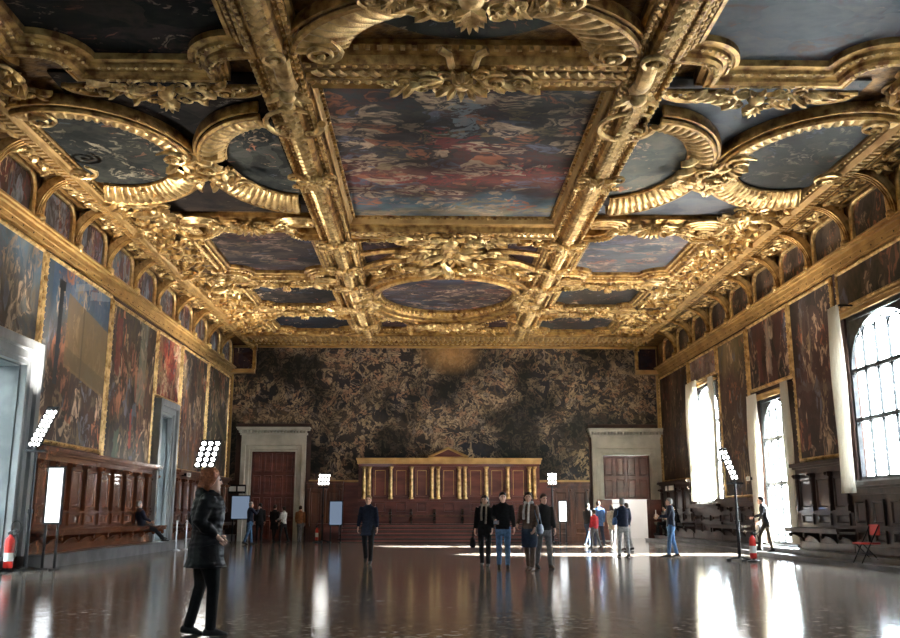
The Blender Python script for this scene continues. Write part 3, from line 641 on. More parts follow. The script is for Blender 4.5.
def cross_beam(y0, y1, label, face):
    xa, xb = CX - 2.82, CX + 2.82; yc = (y0 + y1) / 2; hw = (y1 - y0) / 2
    r = thing('ceiling_beam', label, 'beam', (CX, yc, 8.9))
    m = M(TC)
    prof = [(-hw, 0), (-hw, .12), (-hw * .85, .2), (-hw * .7, .2), (-hw * .62, .3), (-hw * .2, .34), (-hw * .12, .26), (hw * .3, .26), (hw * .36, .34), (hw * .62, .34), (hw * .7, .2), (hw * .9, .16), (hw, .1), (hw, 0)]
    m.sweep([(xa, yc), (xb, yc)], prof, closed=False); m.obj('moulding', G['gold'], r, smooth=False)
    d = M(TC); x = xa + .1
    while x < xb:
        d.ball((x, yc - hw * .42 * face * -1, .34), (.075, .05, .05), 6, 4); d.leaf((x, yc + hw * .1, .27), 0, .24, .26, .05, nu=4, lobes=2)
        d.box((x, yc - hw * .98, .1), (x + .08, yc - hw * .86, .17)); d.ball((x, yc - hw * .5, .35), (.06, .045, .04), 5, 3); x += .2
    d.obj('leaf_band', G['gold2'], r)
    return r
r = cross_beam(14.0, 15.3, 'near cross beam of the ceiling, gilded and carved, with a central crowned cartouche', 1)
c = M(TC); cartouche(c, CX - .05, 14.75, .36, 1.15, PI / 2 * 2); c.tube([(CX - .25, 14.1, .45), (CX - .3, 13.8, .4), (CX - .45, 13.7, .36)], .07); c.tube([(CX + .15, 14.1, .45), (CX + .2, 13.8, .4), (CX + .35, 13.7, .36)], .07); c.obj('cartouche', G['gold2'], r)
for s in (-1, 1):
    c = M(TC); x = CX + s * 3.2
    c.tube([(x - s * .05, 14.0 + .1 * i, .38 + .1 * math.sin(i * PI / 10)) for i in range(12)], [.16] * 12, 8, flat=.8); c.scroll((x, 13.85, .4), .24, PI / 2, 1, .1, 1.5, .22); c.ball((x, 15.2, .45), .18, 8, 6)
    for j in range(5): c.leaf((x, 15.1, .42), PI / 2 + (j - 2) * .5, .5, .2, .12)
    c.obj('volute_bracket', G['gold2'], r)
r = cross_beam(23.5, 24.75, 'far cross beam of the ceiling between the central rectangle and the oval painting', -1)
c = M(TC); cartouche(c, CX, 24.3, .38, 1.5, 0, 9); cartouche(c, CX, 25.9, .3, 1.4, PI, 9); cartouche(c, CX, 27.6, .3, 1.2, 0, 7)
for j in range(9):
    c.leaf((CX + random.uniform(-.3, .3), 24.2 + j * .4, .4), random.choice([.4, 2.7, 1.2, 2., -.4, 3.5]), .8, .26, .2)
c.obj('acanthus_spray', G['gold2'], r)

def ceiling_painting(outline, mt, label, fprof=None, c=(0, 0), bead=.2, group=None, lift=0.):
    mt.node_tree.nodes['Principled BSDF'].inputs['Specular IOR Level'].default_value = .12; mt.node_tree.nodes['Principled BSDF'].inputs['Roughness'].default_value = .8 if c[0] < 3 else .5; r = thing('ceiling_painting', label, 'painting', (c[0], c[1], ZC), group=group)
    m = M(TC); m.prism(outline, lift, lift + .045); m.obj('canvas', mt, r, smooth=False)
    if fprof:
        f = M(TC); f.sweep(outline, fprof)
        f.obj('gilt_frame', G['gold'], r, smooth=False)
        if bead:
            b = M(TC); h = max(p[1] for p in fprof); o = [p[0] for p in fprof if p[1] == h][0]
            b.beads(outline, bead, (.045, .045, .04), h, o=o + .04); b.beads(outline, bead * .8, (.035, .035, .03), h * .68, o=max(p[0] for p in fprof) * .22); b.beads(outline, bead * .7, (.028, .028, .03), h * .62, o=max(p[0] for p in fprof) * .88); b.obj('beading', G['gold2'], r)
    return r
FP = lambda w, h: [(-.04, .03), (-.04, h * .45), (w * .06, h * .5), (w * .08, h * .42), (w * .16, h * .5), (w * .18, h * .66), (w * .26, h * .70), (w * .28, h * .62), (w * .40, h * .72), (w * .42, h * .88), (w * .52, h), (w * .62, h), (w * .66, h * .86), (w * .72, h * .84), (w * .74, h * .92), (w * .80, h * .9), (w * .82, h * .6), (w * .92, h * .55), (w * .94, h * .64), (w, h * .6), (w, 0)]
# central great rectangle
cm = painting('canvas_central', [(.03, .03, .035), (.07, .05, .045), (.06, .07, .09), (.14, .05, .045), (.05, .05, .055), (.11, .09, .07), (.03, .035, .045)], 1.0, 3.4, (.8, 1.2, 1), bands=[(0, (.055, .06, .06)), (.3, (.05, .045, .05)), (.5, (.06, .045, .045)), (.66, (.17, .045, .04)), (.75, (.10, .05, .045)), (.81, (.07, .13, .18)), (.9, (.12, .22, .28)), (.95, (.36, .31, .20)), (1., (.17, .22, .22))], axis=1, span=(-3.95, 3.95), bandfac=.6, fleshamt=.62, flesh=(.34, .25, .18), dark=.35, sw=.5, dk=(.38, .58),
              shapes=[(0, .1, .22, 1, -2.3, .75, (.16, .20, .23), .5, 0), (0, .1, .10, 1, -3.0, .5, (.13, .15, .17), .6, 0), (0, -.1, .5, 1, -1.0, .32, (.26, .04, .04), .4, .35), (0, 1.9, .95, 1, .5, .12, (.26, .045, .04), .5, .05), (0, -.5, 1.4, 1, 1.2, .1, (.24, .045, .04), .5, 0)])
r = ceiling_painting(rect(CX - 2.72, 15.42, CX + 2.72, 23.3), cm, 'huge rectangular ceiling painting with red banners over a pale blue strip, framed by the beams', None, (CX, 19.35))
f = M(TC); f.sweep(rect(CX - 2.72, 15.42, CX + 2.72, 23.3), [(-.02, .03), (-.02, .1), (.02, .22), (.06, .25), (.12, .12), (.14, .12)])
f.obj('gilt_frame', G['goldflat'], r, smooth=False)
f = M(TC); f.beads(rect(CX - 2.68, 15.46, CX + 2.68, 23.26), .17, (.05, .05, .04), .10, o=0); f.sweep(rect(CX - 2.64, 15.5, CX + 2.64, 23.22), [(0, .04), (0, .08), (.08, .08), (.08, .04)]); f.obj('inner_beading', G['gold'], r)
# oval
ov = arc(CX, 31.9, 2.42, 3.0, 0, 360, 56)[:-1]
om = painting('canvas_oval', [(.02, .022, .03), (.05, .04, .036), (.03, .045, .08), (.09, .04, .035), (.025, .028, .04), (.10, .075, .06)], 1.1, 3.6, (.8, 1.3, 1), bands=[(0, (.04, .10, .22)), (.35, (.08, .06, .065)), (.7, (.03, .03, .036)), (1, (.02, .02, .024))], axis=1, span=(-3, 3), bandfac=.5, fleshamt=.5, flesh=(.30, .21, .15), dark=.4)
r = ceiling_painting(ov, om, 'oval ceiling painting with a blue patch, near the far end', [(-.04, .03), (-.04, .14), (.06, .2), (.1, .34), (.26, .40), (.34, .34), (.36, .2), (.42, .2), (.46, .26), (.56, .24), (.6, 0)], (CX, 31.9), 0)
b = M(TC); b.beads(ov, .22, (.07, .07, .07), .2, o=.04); b.beads(ov, .2, (.05, .05, .05), .24, o=.5); b.obj('beading', G['gold2'], r)
f = M(TC); q = arc(CX, 31.9, 3.0, 4.3, 0, 360, 56)[:-1]
f.sweep(q, [(-.45, 0), (-.42, .1), (-.2, .16), (-.16, .3), (-.04, .34), (.04, .34), (.08, .2), (.12, 0)]); f.obj('outer_ring', G['gold'], r, smooth=False)
s_ = M(TC)
for k in range(16):
    a = 2 * PI * k / 16; s_.scroll((CX + 2.72 * math.cos(a), 31.9 + 3.66 * math.sin(a), .12), .2, a, 1 if math.cos(a) > 0 else -1, .08, 1.4, .2, 14, sides=4)
    s_.leaf((CX + 2.7 * math.cos(a + .2), 31.9 + 3.6 * math.sin(a + .2), .12), a + 1.9, .5, .22, .12)
s_.obj('ring_carving', G['gold2'], r)
# corner and lens canvases around the oval
tri_m = painting('canvas_purple', [(.025, .012, .016), (.06, .03, .03), (.035, .025, .035), (.08, .045, .036)], 1.6, 3.4, fleshamt=.3, dark=.5)
def tri(sx, ya, yb, label):
    X = lambda u: CX + sx * u
    if ya < 32: pts = [(X(2.7), ya), (X(2.7), yb), (X(2.45), yb - .1), (X(1.9), yb - 1.0), (X(1.2), ya + .55), (X(1.4), ya)]
    else: pts = [(X(2.7), ya), (X(2.7), yb), (X(1.3), yb), (X(1.2), yb - .5), (X(1.8), ya + .9), (X(2.45), ya + .1)]
    ar = sum(pts[i][0] * pts[(i + 1) % 6][1] - pts[(i + 1) % 6][0] * pts[i][1] for i in range(6))
    if ar < 0: pts = pts[::-1]
    ceiling_painting(pts, tri_m, label, FP(.2, .24), (X(2.1), (ya + yb) / 2), .16)
tri(-1, 25.1, 28.1, 'purple-brown corner canvas at the near left of the oval painting'); tri(1, 25.1, 28.1, 'purple-brown corner canvas at the near right of the oval painting')
tri(-1, 35.4, 38.1, 'dark purple corner canvas at the far left of the oval painting'); tri(1, 35.4, 38.1, 'dark purple corner canvas at the far right of the oval painting')

def gadroon_ring(m_f, m_r, cx, cy, rx, ry, w, a0, a1, n, h0=.17, h1=.34):
    """fluted shell border following an ellipse; n = number of flutes"""
    N_ = n * 6; K = 7
    def f(u, v):
        a = math.radians(a0 + (a1 - a0) * u); k = 1 - (w * v) / ((rx + ry) / 2)
        ph = n * 2 * PI * u + v * 1.1
        h = h0 + (h1 - h0) * (1 - v) ** .7 + .10 * (abs(math.sin(ph / 2)) ** .6) * math.sin(PI * min(1, v * .85 + .12))
        wob = 1 - .03 * abs(math.sin(ph / 2)) * (v > .8)
        return (cx + rx * k * wob * math.cos(a), cy + ry * k * wob * math.sin(a), h)
    m_f.grid(f, N_, K)
    path = [(cx + rx * math.cos(math.radians(a0 + (a1 - a0) * i / 40)), cy + ry * math.sin(math.radians(a0 + (a1 - a0) * i / 40)), h1 - .02) for i in range(41)]
    m_r.tube(path, .07, 7, flat=1.); 
    kk = 1 + .13 / ((rx + ry) / 2)
    m_r.tube([(cx + (p[0] - cx) * kk, cy + (p[1] - cy) * kk, h1 - .16) for p in path], .05, 6, flat=2.6)
    ki = 1 - (w + .02) / ((rx + ry) / 2)
    m_r.tube([(cx + (p[0] - cx) * ki, cy + (p[1] - cy) * ki, h0 - .02) for p in path], .05, 5)
def shell_arc(name, label, cx, cy, rx, ry, w, segs, vol, mt=None, clab=None):
    r = thing(name, label, 'carved frame', (cx, cy, 8.9))
    for (a0, a1, n) in segs:
        a = M(TC); b = M(TC); gadroon_ring(a, b, cx, cy, rx, ry, w, a0, a1, n)
        a.obj('fluted_shell', G['gold2'], r); b.obj('rim', G['gold'], r)
    for (x, y, s, fl, an) in vol:
        v = M(TC); v.scroll((x, y, .34), s, an, fl, .12, 1.7, .17, 22, tail=s * 1.2); v.obj('volute', G['gold2'], r)
    return r
# near oval beyond the cross beam
pn = painting('canvas_near_oval', [(.02, .025, .025), (.05, .055, .05), (.03, .03, .03), (.09, .08, .06)], 1.3, 3., fleshamt=.25, dark=.4)
ceiling_painting(arc(CX, 11.4, 2.3, 2.5, 0, 360, 40)[:-1], pn, 'dark greenish oval canvas at the top edge of the view, before the near cross beam', None, (CX, 11.4))
shell_arc('shell_frame', 'pair of fluted gilded arcs crowning the near cross beam at the top of the view', CX, 14.2, 2.95, 2.1, .75, ((188, 262, 12), (278, 352, 12)),
          ((CX - 2.4, 13.75, .3, 1, 0), (CX + 2.4, 13.75, .3, -1, PI), (CX - .5, 12.3, .26, -1, 1.), (CX + .5, 12.3, .26, 1, 2.)))
r = thing('ceiling_ornament', 'gilded leaf and shell cluster at the very top centre of the view', 'ornament', (CX, 12.1, 8.9))
c = M(TC); cartouche(c, CX, 12.1, .34, 1.6, 0, 9); cartouche(c, CX - 1.1, 11.9, .3, 1., .4, 7); cartouche(c, CX + 1.1, 11.9, .3, 1., -.4, 7); c.obj('leaf_cluster', G['gold2'], r)

sidew = {-1: 'left', 1: 'right'}
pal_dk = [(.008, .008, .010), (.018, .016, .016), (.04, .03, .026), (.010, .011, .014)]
pal_sheen = [(.07, .08, .10), (.10, .115, .14), (.13, .13, .145), (.085, .095, .12)]  # right-hand canvases: blue-grey sheen put into the colour
for s in (-1, 1):
    S = sidew[s]; X = lambda u: CX + s * u
    def fix(p): 
        ar = sum(p[i][0] * p[(i + 1) % len(p)][1] - p[(i + 1) % len(p)][0] * p[i][1] for i in range(len(p)))
        return p if ar > 0 else p[::-1]
    mir = lambda pts: fix([(X(a), b) for a, b in pts])
    pal = pal_dk if s < 0 else pal_sheen
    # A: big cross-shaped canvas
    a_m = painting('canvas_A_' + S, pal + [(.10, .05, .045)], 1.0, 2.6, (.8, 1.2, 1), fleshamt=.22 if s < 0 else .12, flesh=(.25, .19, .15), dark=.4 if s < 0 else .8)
    r = ceiling_painting(mir(notched(3.95, 9.6, 7.35, 14.55, .85, 8)), a_m, 'large %s canvas with scooped corners at the top %s of the view' % ('sombre' if s < 0 else 'sheen-painted blue-grey', S), FP(.62, .36), (X(5.65), 12), .2)
    for (u, fl) in ((4.25, 1), (6.75, -1)):
        c = M(TC)
        for k in range(3): c.tube([(X(u + .55 * (-fl) * .0 + (.62 - .14 * k) * math.cos(t * PI / 10) * .9), 15.35 + (.38 - .1 * k) * math.sin(t * PI / 10), .24 + .04 * k) for t in range(11)], .055, 5)
        c.tube([(X(u - .6), 15.35, .25), (X(u + .6), 15.35, .25)], .05)
        c.obj('strapwork', G['gold'], r)
    c = M(TC); cartouche(c, X(5.45), 15.35, .3, 1.15, 0, 7); c.obj('cartouche', G['gold2'], r)
    # B/D: ground canvas behind the shells
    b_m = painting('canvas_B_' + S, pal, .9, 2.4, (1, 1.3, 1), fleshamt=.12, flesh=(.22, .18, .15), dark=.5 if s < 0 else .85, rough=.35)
    r = ceiling_painting(mir(rect(3.85, 15.25, 7.6, 22.95)), b_m, 'plain %s canvas behind the fluted shells on the %s side of the ceiling' % ('near-black' if s < 0 else 'sheen-painted slate blue', S), None, (X(5.6), 19))
    # C: outer ellipse against the rail
    c_m = painting('canvas_C_' + S, [(.010, .013, .016), (.022, .025, .025), (.05, .052, .044), (.014, .018, .023)], 1.4, 3.6, fleshamt=.3, flesh=(.26, .23, .17), dark=.5)
    out = [(u, v) for u, v in arc(7.95, 18.85, 1.55, 2.05, 0, 360, 40)[:-1] if u < 8.72]
    r = ceiling_painting(mir(out), c_m, 'dark half-oval canvas of tangled figures beside the %s cornice rail' % S, None, (X(7.7), 18.8), lift=.05)
    A = (lambda a: a) if s > 0 else (lambda a: 180 - a)
    shell_arc('shell_frame', 'large fluted gilded shell curving round the half-oval canvas by the %s rail' % S, X(7.95), 18.85, 2.1, 2.65, .55,
              ((A(292), A(172), 22), (A(164), A(70), 17)), ((X(5.95), 19.5, .26, s, PI / 2), (X(6.15), 18.4, .28, -s, -PI / 2), (X(8.2), 16.5, .26, -s, 0), (X(8.45), 19.3, .3, -s, 0)))
    # H: inner half ellipse against the beam
    out = [(u, v) for u, v in arc(3.85, 19.3, 1.35, 2.2, -90, 90, 24)]
    h_m = painting('canvas_H_' + S, [(.018, .022, .024), (.04, .044, .042), (.08, .082, .075), (.022, .026, .032)] if s < 0 else [(.08, .095, .10), (.13, .15, .145), (.19, .19, .16), (.10, .12, .13)], 1.5, 3.4, fleshamt=.2, dark=.6)  # right one painted lighter to carry the sheen
    r = ceiling_painting(mir(out), h_m, 'grey-green half-oval canvas against the %s main beam' % S, None, (X(4.5), 19.3), lift=.05)
    shell_arc('shell_frame', 'fluted gilded shell round the half-oval canvas against the %s main beam' % S, X(3.75), 19.3, 1.95, 2.85, .6,
              ((A(-84), A(-8), 14), (A(8), A(84), 14)), ((X(5.55), 19.0, .26, -s, PI / 2), (X(4.95), 19.9, .2, s, 0), (X(3.5), 16.75, .22, s, 0)))
    # joint of leaves between the shells
    r = thing('ceiling_ornament', 'gilded leaf cluster where the %s fluted shells meet' % S, 'ornament', (X(5.8), 19.4, 8.9))
    c = M(TC)
    for k in range(26):
        c.leaf((X(5.75 + random.uniform(-.45, .5)), 19.35 + random.uniform(-.85, .8), .2), random.random() * 6.3, random.uniform(.35, .6), .22, .2)
    for k in range(9): c.scroll((X(5.75 + random.uniform(-.45, .5)), 19.3 + random.uniform(-.8, .75), .24), random.uniform(.12, .2), random.random() * 6, random.choice((-1, 1)), .1, 1.4, .22, 12, sides=4)
    c.obj('leaf_cluster', G['gold2'], r)
    # mouldings with star cartouches between D/E, F/G
    for (yy, wd, lab) in ((23.45, .55, 'first'), (29.75, .4, 'second'), (34.25, .5, 'third')):
        r = thing('ceiling_moulding', '%s gilded cross moulding with leaf cartouche between %s ceiling panels, counting away' % (lab, S), 'moulding', (X(5.5), yy, 8.95))
        m = M(TC); m.sweep([(min(X(3.8), X(7.3)), yy), (max(X(3.8), X(7.3)), yy)], [(-wd / 2, 0), (-wd / 2, .12), (-wd * .3, .2), (-wd * .15, .3), (wd * .15, .3), (wd * .25, .18), (wd / 2, .12), (wd / 2, 0)], closed=False); m.obj('moulding', G['gold'], r, smooth=False)
        c = M(TC); cartouche(c, X(5.5), yy, .26, .95 if lab != 'second' else .8, PI if lab == 'first' else 0, 7)
        for u in (4.2, 6.9):
            for k in range(3): c.tube([(X(u + (.55 - .13 * k) * math.cos(t * PI / 10)), yy - .1 - (.4 - .1 * k) * math.sin(t * PI / 10), .22 + .03 * k) for t in range(11)], .05, 5)
        for u in (4.7, 6.3): c.scroll((X(u), yy, .26), .2, 0, 1, .08, 1.4, .2); c.leaf((X(u), yy, .26), PI / 2 + s * .9, .5, .2, .12); c.leaf((X(u), yy, .26), PI / 2 - s * .9, .5, .2, .12)
        c.obj('cartouche', G['gold2'], r)
    # E, G octagons; F strip
    e_m = painting('canvas_E_' + S, ([(.02, .02, .026), (.05, .035, .035), (.10, .07, .055), (.03, .035, .05)] if s < 0 else [(.03, .04, .055), (.065, .05, .052), (.09, .105, .12), (.05, .045, .048)]), 1.2, 3.0, (.8, 1.4, 1), bands=[(0, (.20, .05, .04) if s < 0 else (.13, .10, .10)), (.3, (.04, .04, .045)), (.8, (.03, .03, .04)), (1, (.10, .05, .045))] if s < 0 else [(0, (.10, .045, .04)), (.4, (.045, .065, .085)), (1, (.085, .075, .075))], axis=1, span=(-2.4, 2.4), bandfac=.4, fleshamt=.5, flesh=(.26, .18, .14), dark=.4 if s < 0 else .8, rough=.34)  # right-hand tones hold the blue-grey sheen as colour
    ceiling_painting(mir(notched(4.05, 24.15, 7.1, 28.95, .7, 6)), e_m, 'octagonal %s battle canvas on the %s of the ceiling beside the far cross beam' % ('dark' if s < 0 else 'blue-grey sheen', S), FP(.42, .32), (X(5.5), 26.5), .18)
    f_m = painting('canvas_F_' + S, pal_dk + [(.04, .05, .07)], 1.4, 3.4, fleshamt=.12, dark=.5)
    ceiling_painting(mir(notched(4.1, 30.4, 7.0, 33.7, .45, 5)), f_m, 'thin dark canvas strip between the two octagonal canvases on the %s' % S, FP(.22, .24), (X(5.5), 32), .16)
    g_m = painting('canvas_G_' + S, [(.010, .014, .024), (.022, .026, .036), (.016, .016, .022), (.05, .04, .036)], 1.2, 3.0, fleshamt=.16, dark=.6)
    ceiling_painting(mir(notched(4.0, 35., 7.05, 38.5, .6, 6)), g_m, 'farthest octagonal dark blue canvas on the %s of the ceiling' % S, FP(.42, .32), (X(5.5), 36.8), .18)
    # dense scrollwork filling between panels and rail
    for (y0, y1, lab, u0, u1) in ((9.5, 16.2, 'near', 7.95, 8.7), (21.6, 31.5, 'middle', 7.4, 8.72), (31.5, 38.6, 'far', 7.4, 8.72)):
        r = thing('carved_scrollwork', 'dense gilded scroll carving along the %s cornice rail, %s stretch' % (S, lab), 'carving', (X(8.1), (y0 + y1) / 2, 9))
        c = M(TC); d = M(TC)
        nx = 3 if lab != 'near' else 2; ny = int((y1 - y0) / .52)
        for i in range(nx):
            for j in range(ny):
                u = u0 + (i + .5) * (u1 - u0) / nx + random.uniform(-.08, .08); y = y0 + (j + .5 + .3 * (i % 2)) * (y1 - y0) / ny + random.uniform(-.1, .1)
                rr = random.uniform(.15, .25); h = random.uniform(.05, .16)
                c.scroll((X(u), y, h), rr, random.random() * 6.3, random.choice((-1, 1)), .09, random.uniform(1.2, 1.7), .22, 14, tail=rr * random.choice((0, 1.3)), sides=4)
                for q in range(2): d.leaf((X(u), y, h), random.random() * 6.3, random.uniform(.3, .5), .18, random.uniform(.1, .22), nu=5)
        c.obj('scroll', G['gold2'], r); d.obj('acanthus_leaf', G['gold'], r)
        if lab == 'middle':
            k = M(TC)
            for (u, y) in ((7.7, 22.3), (7.6, 30.3)): cartouche(k, X(u), y, .22, 1.2, -s * PI / 2, 9)
            k.obj('leaf_cluster', G['gold2'], r)
    # small carving in the leftover corners near the beams
    r = thing('carved_scrollwork', 'gilded scroll sprigs over the narrow canvas strips on the %s side' % S, 'carving', (X(5.5), 31, 9))
    c = M(TC)
    for y in (29.45, 30.15, 33.75, 34.75, 38.75):
        for k in range(12):
            u = 3.95 + k * .28; c.scroll((X(u), y + random.uniform(-.08, .08), .14), random.uniform(.1, .16), random.random() * 6, random.choice((-1, 1)), .07, 1.3, .24, 11, sides=4)
            c.leaf((X(u), y, .12), random.random() * 6.3, random.uniform(.25, .42), .15, .14, nu=5)
    for y in (22.9, 35.0, 24.0, 29.2):
        for k in range(5): c.scroll((X(7.2 + random.uniform(-.1, .3)), y + random.uniform(-.4, .4), .14), random.uniform(.14, .22), random.random() * 6, random.choice((-1, 1)), .09, 1.5, .22, 14, sides=4)
    c.obj('scroll', G['gold2'], r)
# carving round the oval
r = thing('carved_scrollwork', 'gilded scroll carving filling the corners around the oval ceiling painting', 'carving', (CX, 31.9, 9))
c = M(TC); d = M(TC)
for k in range(230):
    x = random.uniform(-2.75, 2.75); y = random.uniform(24.9, 38.6); q = (x / 3.1) ** 2 + ((y - 31.9) / 4.2) ** 2
    if q < 1.04: continue
    if abs(x) > 1.55 and (25.3 < y < 27.6 or 35.9 < y < 37.7): continue
    h = random.uniform(.06, .2)
    c.scroll((CX + x, y, h), random.uniform(.13, .24), random.random() * 6.3, random.choice((-1, 1)), .09, 1.4, .22, 12, sides=4); d.leaf((CX + x, y, h), random.random() * 6.3, random.uniform(.35, .6), .2, random.uniform(.1, .24), nu=5)
for s in (-1, 1):
    d.tube([(CX + s * (.35 + 2.3 * t), 27.3 - 1.3 * (1 - t) * t * 2 + .9 * t * t * .3, .3) for t in [i / 14 for i in range(15)]], .11, 6); d.tube([(CX + s * (.35 + 2.3 * t), 26.2 - .8 * (1 - t) * t * 2, .26) for t in [i / 14 for i in range(15)]], .09, 6)
    c.scroll((CX + s * .55, 27.5, .3), .28, 0, s, .1, 1.6, .2); c.scroll((CX + s * 2.3, 27.8, .3), .25, 0, -s, .1, 1.6, .2)
cartouche(c, CX, 36.6, .3, 1.3, 0, 9); cartouche(c, CX, 35.9, .4, 1., PI, 7)
for s in (-1, 1): cartouche(c, CX + s * 2.85, 31.9, .3, 1.2, -s * PI / 2, 7)
c.obj('scroll', G['gold2'], r); d.obj('acanthus_leaf', G['gold'], r)
# end cornice above the far wall
r = thing('end_cornice', 'gilded carved cornice running across the ceiling above the end wall', 'moulding', (CX, 40.5, 8.9))
m = M(); x0, x1 = XL + 1.0, XR - 1.0
for (y, z, zt) in ((38.6, 8.80, 9.15), (38.75, 8.86, 9.0), (39.3, 8.72, 8.9), (41.0, 8.90, 9.0)): pass
pr = [(38.55, 9.15), (38.55, 8.86), (38.7, 8.8), (38.9, 8.8), (39.0, 8.9), (40.2, 8.95), (40.3, 8.84), (40.5, 8.80), (40.7, 8.9), (41.6, 9.0), (41.65, 8.94), (41.95, 8.94), (41.95, 9.15)]
m.add([(x, y, z) for x in (x0, x1) for (y, z) in pr], [(i, i + 1, len(pr) + i + 1, len(pr) + i) for i in range(len(pr) - 1)] + [tuple(range(len(pr))), tuple(range(len(pr), 2 * len(pr)))[::-1]])
m.obj('moulding', G['gold'], r, smooth=False)
d = M(TC); x = x0 + .1
while x < x1:
    d.leaf((x, 39.15, .28), PI / 2, .8, .22, .1, nu=5, lobes=3); d.ball((x, 38.8, .35), (.06, .06, .04), 5, 3); d.ball((x, 40.5, .34), (.06, .08, .04), 5, 3); d.box((x, 41.2, .12), (x + .1, 41.5, .2)); x += .22
d.obj('leaf_band', G['gold2'], r)
# corner pieces above the end wall
for s, xx in ((-1, XL), (1, XR)):
    r = thing('corner_panel', 'small dark panel with gilt bracket in the top %s corner of the end wall' % sidew[s], 'panel', (xx, 41.9, 8.3))
    a, b = (xx, xx + 1.15) if s < 0 else (xx - 1.15, xx)
    m = M(TF); m.box((a, 7.6, .1), (b, 7.72, .5)); m.box((a, 7.72, .1), (b, 7.8, .42)); m.obj('ledge', G['goldflat'], r, smooth=False)
    m = M(TF); e = b - .12 if s < 0 else a; m.box((e, 7.8, .1), (e + .14, 8.8, .3)); m.box((e - .04, 8.7, .1), (e + .18, 8.92, .38)); m.obj('bracket', G['gold'], r, smooth=False)
    m = M(TF); m.box((a + .1, 7.82, .1), (b - .14, 8.84, .14)); m.obj('canvas', tri_m, r, smooth=False)
#__MARK_LOWER__
# ------------------------------------------------------------------ panelling
def panelling(T, a0, a1, z0, z1, n, mt, label, bench=True, dep=.12, pil=True, bench_z=.85, loc=None, lt=False):
    r = thing('wood_panelling', label, 'wood panelling', T(((a0 + a1) / 2, z0, 0)))
    m = M(T); m.box((a0, z0, .0), (a1, z1 - .18, dep)); m.box((a0, z0, dep), (a1, z0 + .2, dep + .05))
    m.obj('back_board', G[mt], r, smooth=False)
    m = M(T); m.box((a0, z1 - .3, dep), (a1, z1 - .16, dep + .07)); m.box((a0, z1 - .16, 0), (a1, z1 - .1, dep + .16)); m.box((a0 - .03, z1 - .1, 0), (a1 + .03, z1, dep + .24)); m.obj('cornice', G[mt], r, smooth=False)
    w = (a1 - a0) / n; zb = z0 + (bench_z - z0 if bench else .2); zr = zb + .38
    for i in range(n):
        x0, x1 = a0 + i * w + .16, a0 + (i + 1) * w - .16
        p = M(T); p.sweep(rect(x0, zr + .12, x1, z1 - .42), [(0, dep), (0, dep + .05), (-.05, dep + .05), (-.08, dep + .015)]); p.box((x0 + .12, zr + .24, dep), (x1 - .12, z1 - .54, dep + .02))
        p.sweep(rect(x0, zb + .08, x1, zr), [(0, dep), (0, dep + .05), (-.05, dep + .05), (-.08, dep + .015)])
        p.obj('raised_panel', G[mt], r, smooth=False)
    m = M(T); m.box((a0, zr + .02, dep), (a1, zr + .09, dep + .07)); m.obj('dado_rail', G[mt], r, smooth=False)
    if pil:
        for i in range(n + 1):
            x = a0 + i * w; x = min(max(x, a0 + .08), a1 - .08)
            p = M(T); p.box((x - .075, zr + .06, dep), (x + .075, zr + .2, dep + .13)); p.box((x - .055, zr + .2, dep), (x + .055, z1 - .42, dep + .10))
            p.box((x - .085, z1 - .42, dep), (x + .085, z1 - .3, dep + .15)); p.box((x - .03, zr + .24, dep + .1), (x + .03, z1 - .46, dep + .115))
            q = p.obj('pilaster', G[mt], r, smooth=False)
            k = M(T); k.ball((x, z1 - .35, dep + .17), .05, 8, 5); k.obj('carved_capital', G[mt], q)
    if bench:
        s = M(T); s.box((a0, bench_z - .07, 0), (a1, bench_z, .62)); s.box((a0, bench_z - .13, .55), (a1, bench_z - .07, .6)); s.obj('bench_seat', G[mt], r, smooth=False)
        for i in range(n + 1):
            x = min(max(a0 + i * w, a0 + .07), a1 - .07)
            k = M(lambda p: T((p[2], p[1], p[0])))
            pts = [(0, bench_z - .14), (.54, bench_z - .14), (.54, bench_z - .2)] + [(.5 - .38 * math.sin(t * PI / 16), bench_z - .2 - .3 * (1 - math.cos(t * PI / 16))) for t in range(1, 9)] + [(0, z0)]
            k.prism(pts, x - .055, x + .055); k.ball((.5, bench_z - .22, x), .06, 8, 5); k.obj('bench_bracket', G[mt], r, smooth=False)
    return r
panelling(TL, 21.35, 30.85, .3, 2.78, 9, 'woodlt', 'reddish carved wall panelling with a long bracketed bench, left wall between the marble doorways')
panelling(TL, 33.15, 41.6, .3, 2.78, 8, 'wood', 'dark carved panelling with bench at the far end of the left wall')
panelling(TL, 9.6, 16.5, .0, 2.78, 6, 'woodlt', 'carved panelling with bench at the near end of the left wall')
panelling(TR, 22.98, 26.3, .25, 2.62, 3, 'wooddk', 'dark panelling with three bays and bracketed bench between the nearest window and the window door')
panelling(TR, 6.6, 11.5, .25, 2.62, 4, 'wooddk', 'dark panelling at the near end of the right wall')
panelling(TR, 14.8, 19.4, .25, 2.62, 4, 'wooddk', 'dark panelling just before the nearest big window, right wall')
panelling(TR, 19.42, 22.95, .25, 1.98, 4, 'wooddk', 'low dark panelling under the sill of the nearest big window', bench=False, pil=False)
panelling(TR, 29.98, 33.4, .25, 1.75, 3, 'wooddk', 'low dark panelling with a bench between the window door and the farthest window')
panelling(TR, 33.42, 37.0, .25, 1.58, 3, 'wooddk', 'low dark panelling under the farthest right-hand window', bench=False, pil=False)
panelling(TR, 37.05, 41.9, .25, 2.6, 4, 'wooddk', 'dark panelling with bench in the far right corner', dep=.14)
panelling(TF, -5.6, -3.97, 0, 2.65, 2, 'wood', 'dark panelling on the end wall between the left door and the tribune', bench=False)
panelling(TF, 5.56, 7.3, 0, 2.62, 2, 'wood', 'dark panelling on the end wall between the tribune and the right door', bench=False)

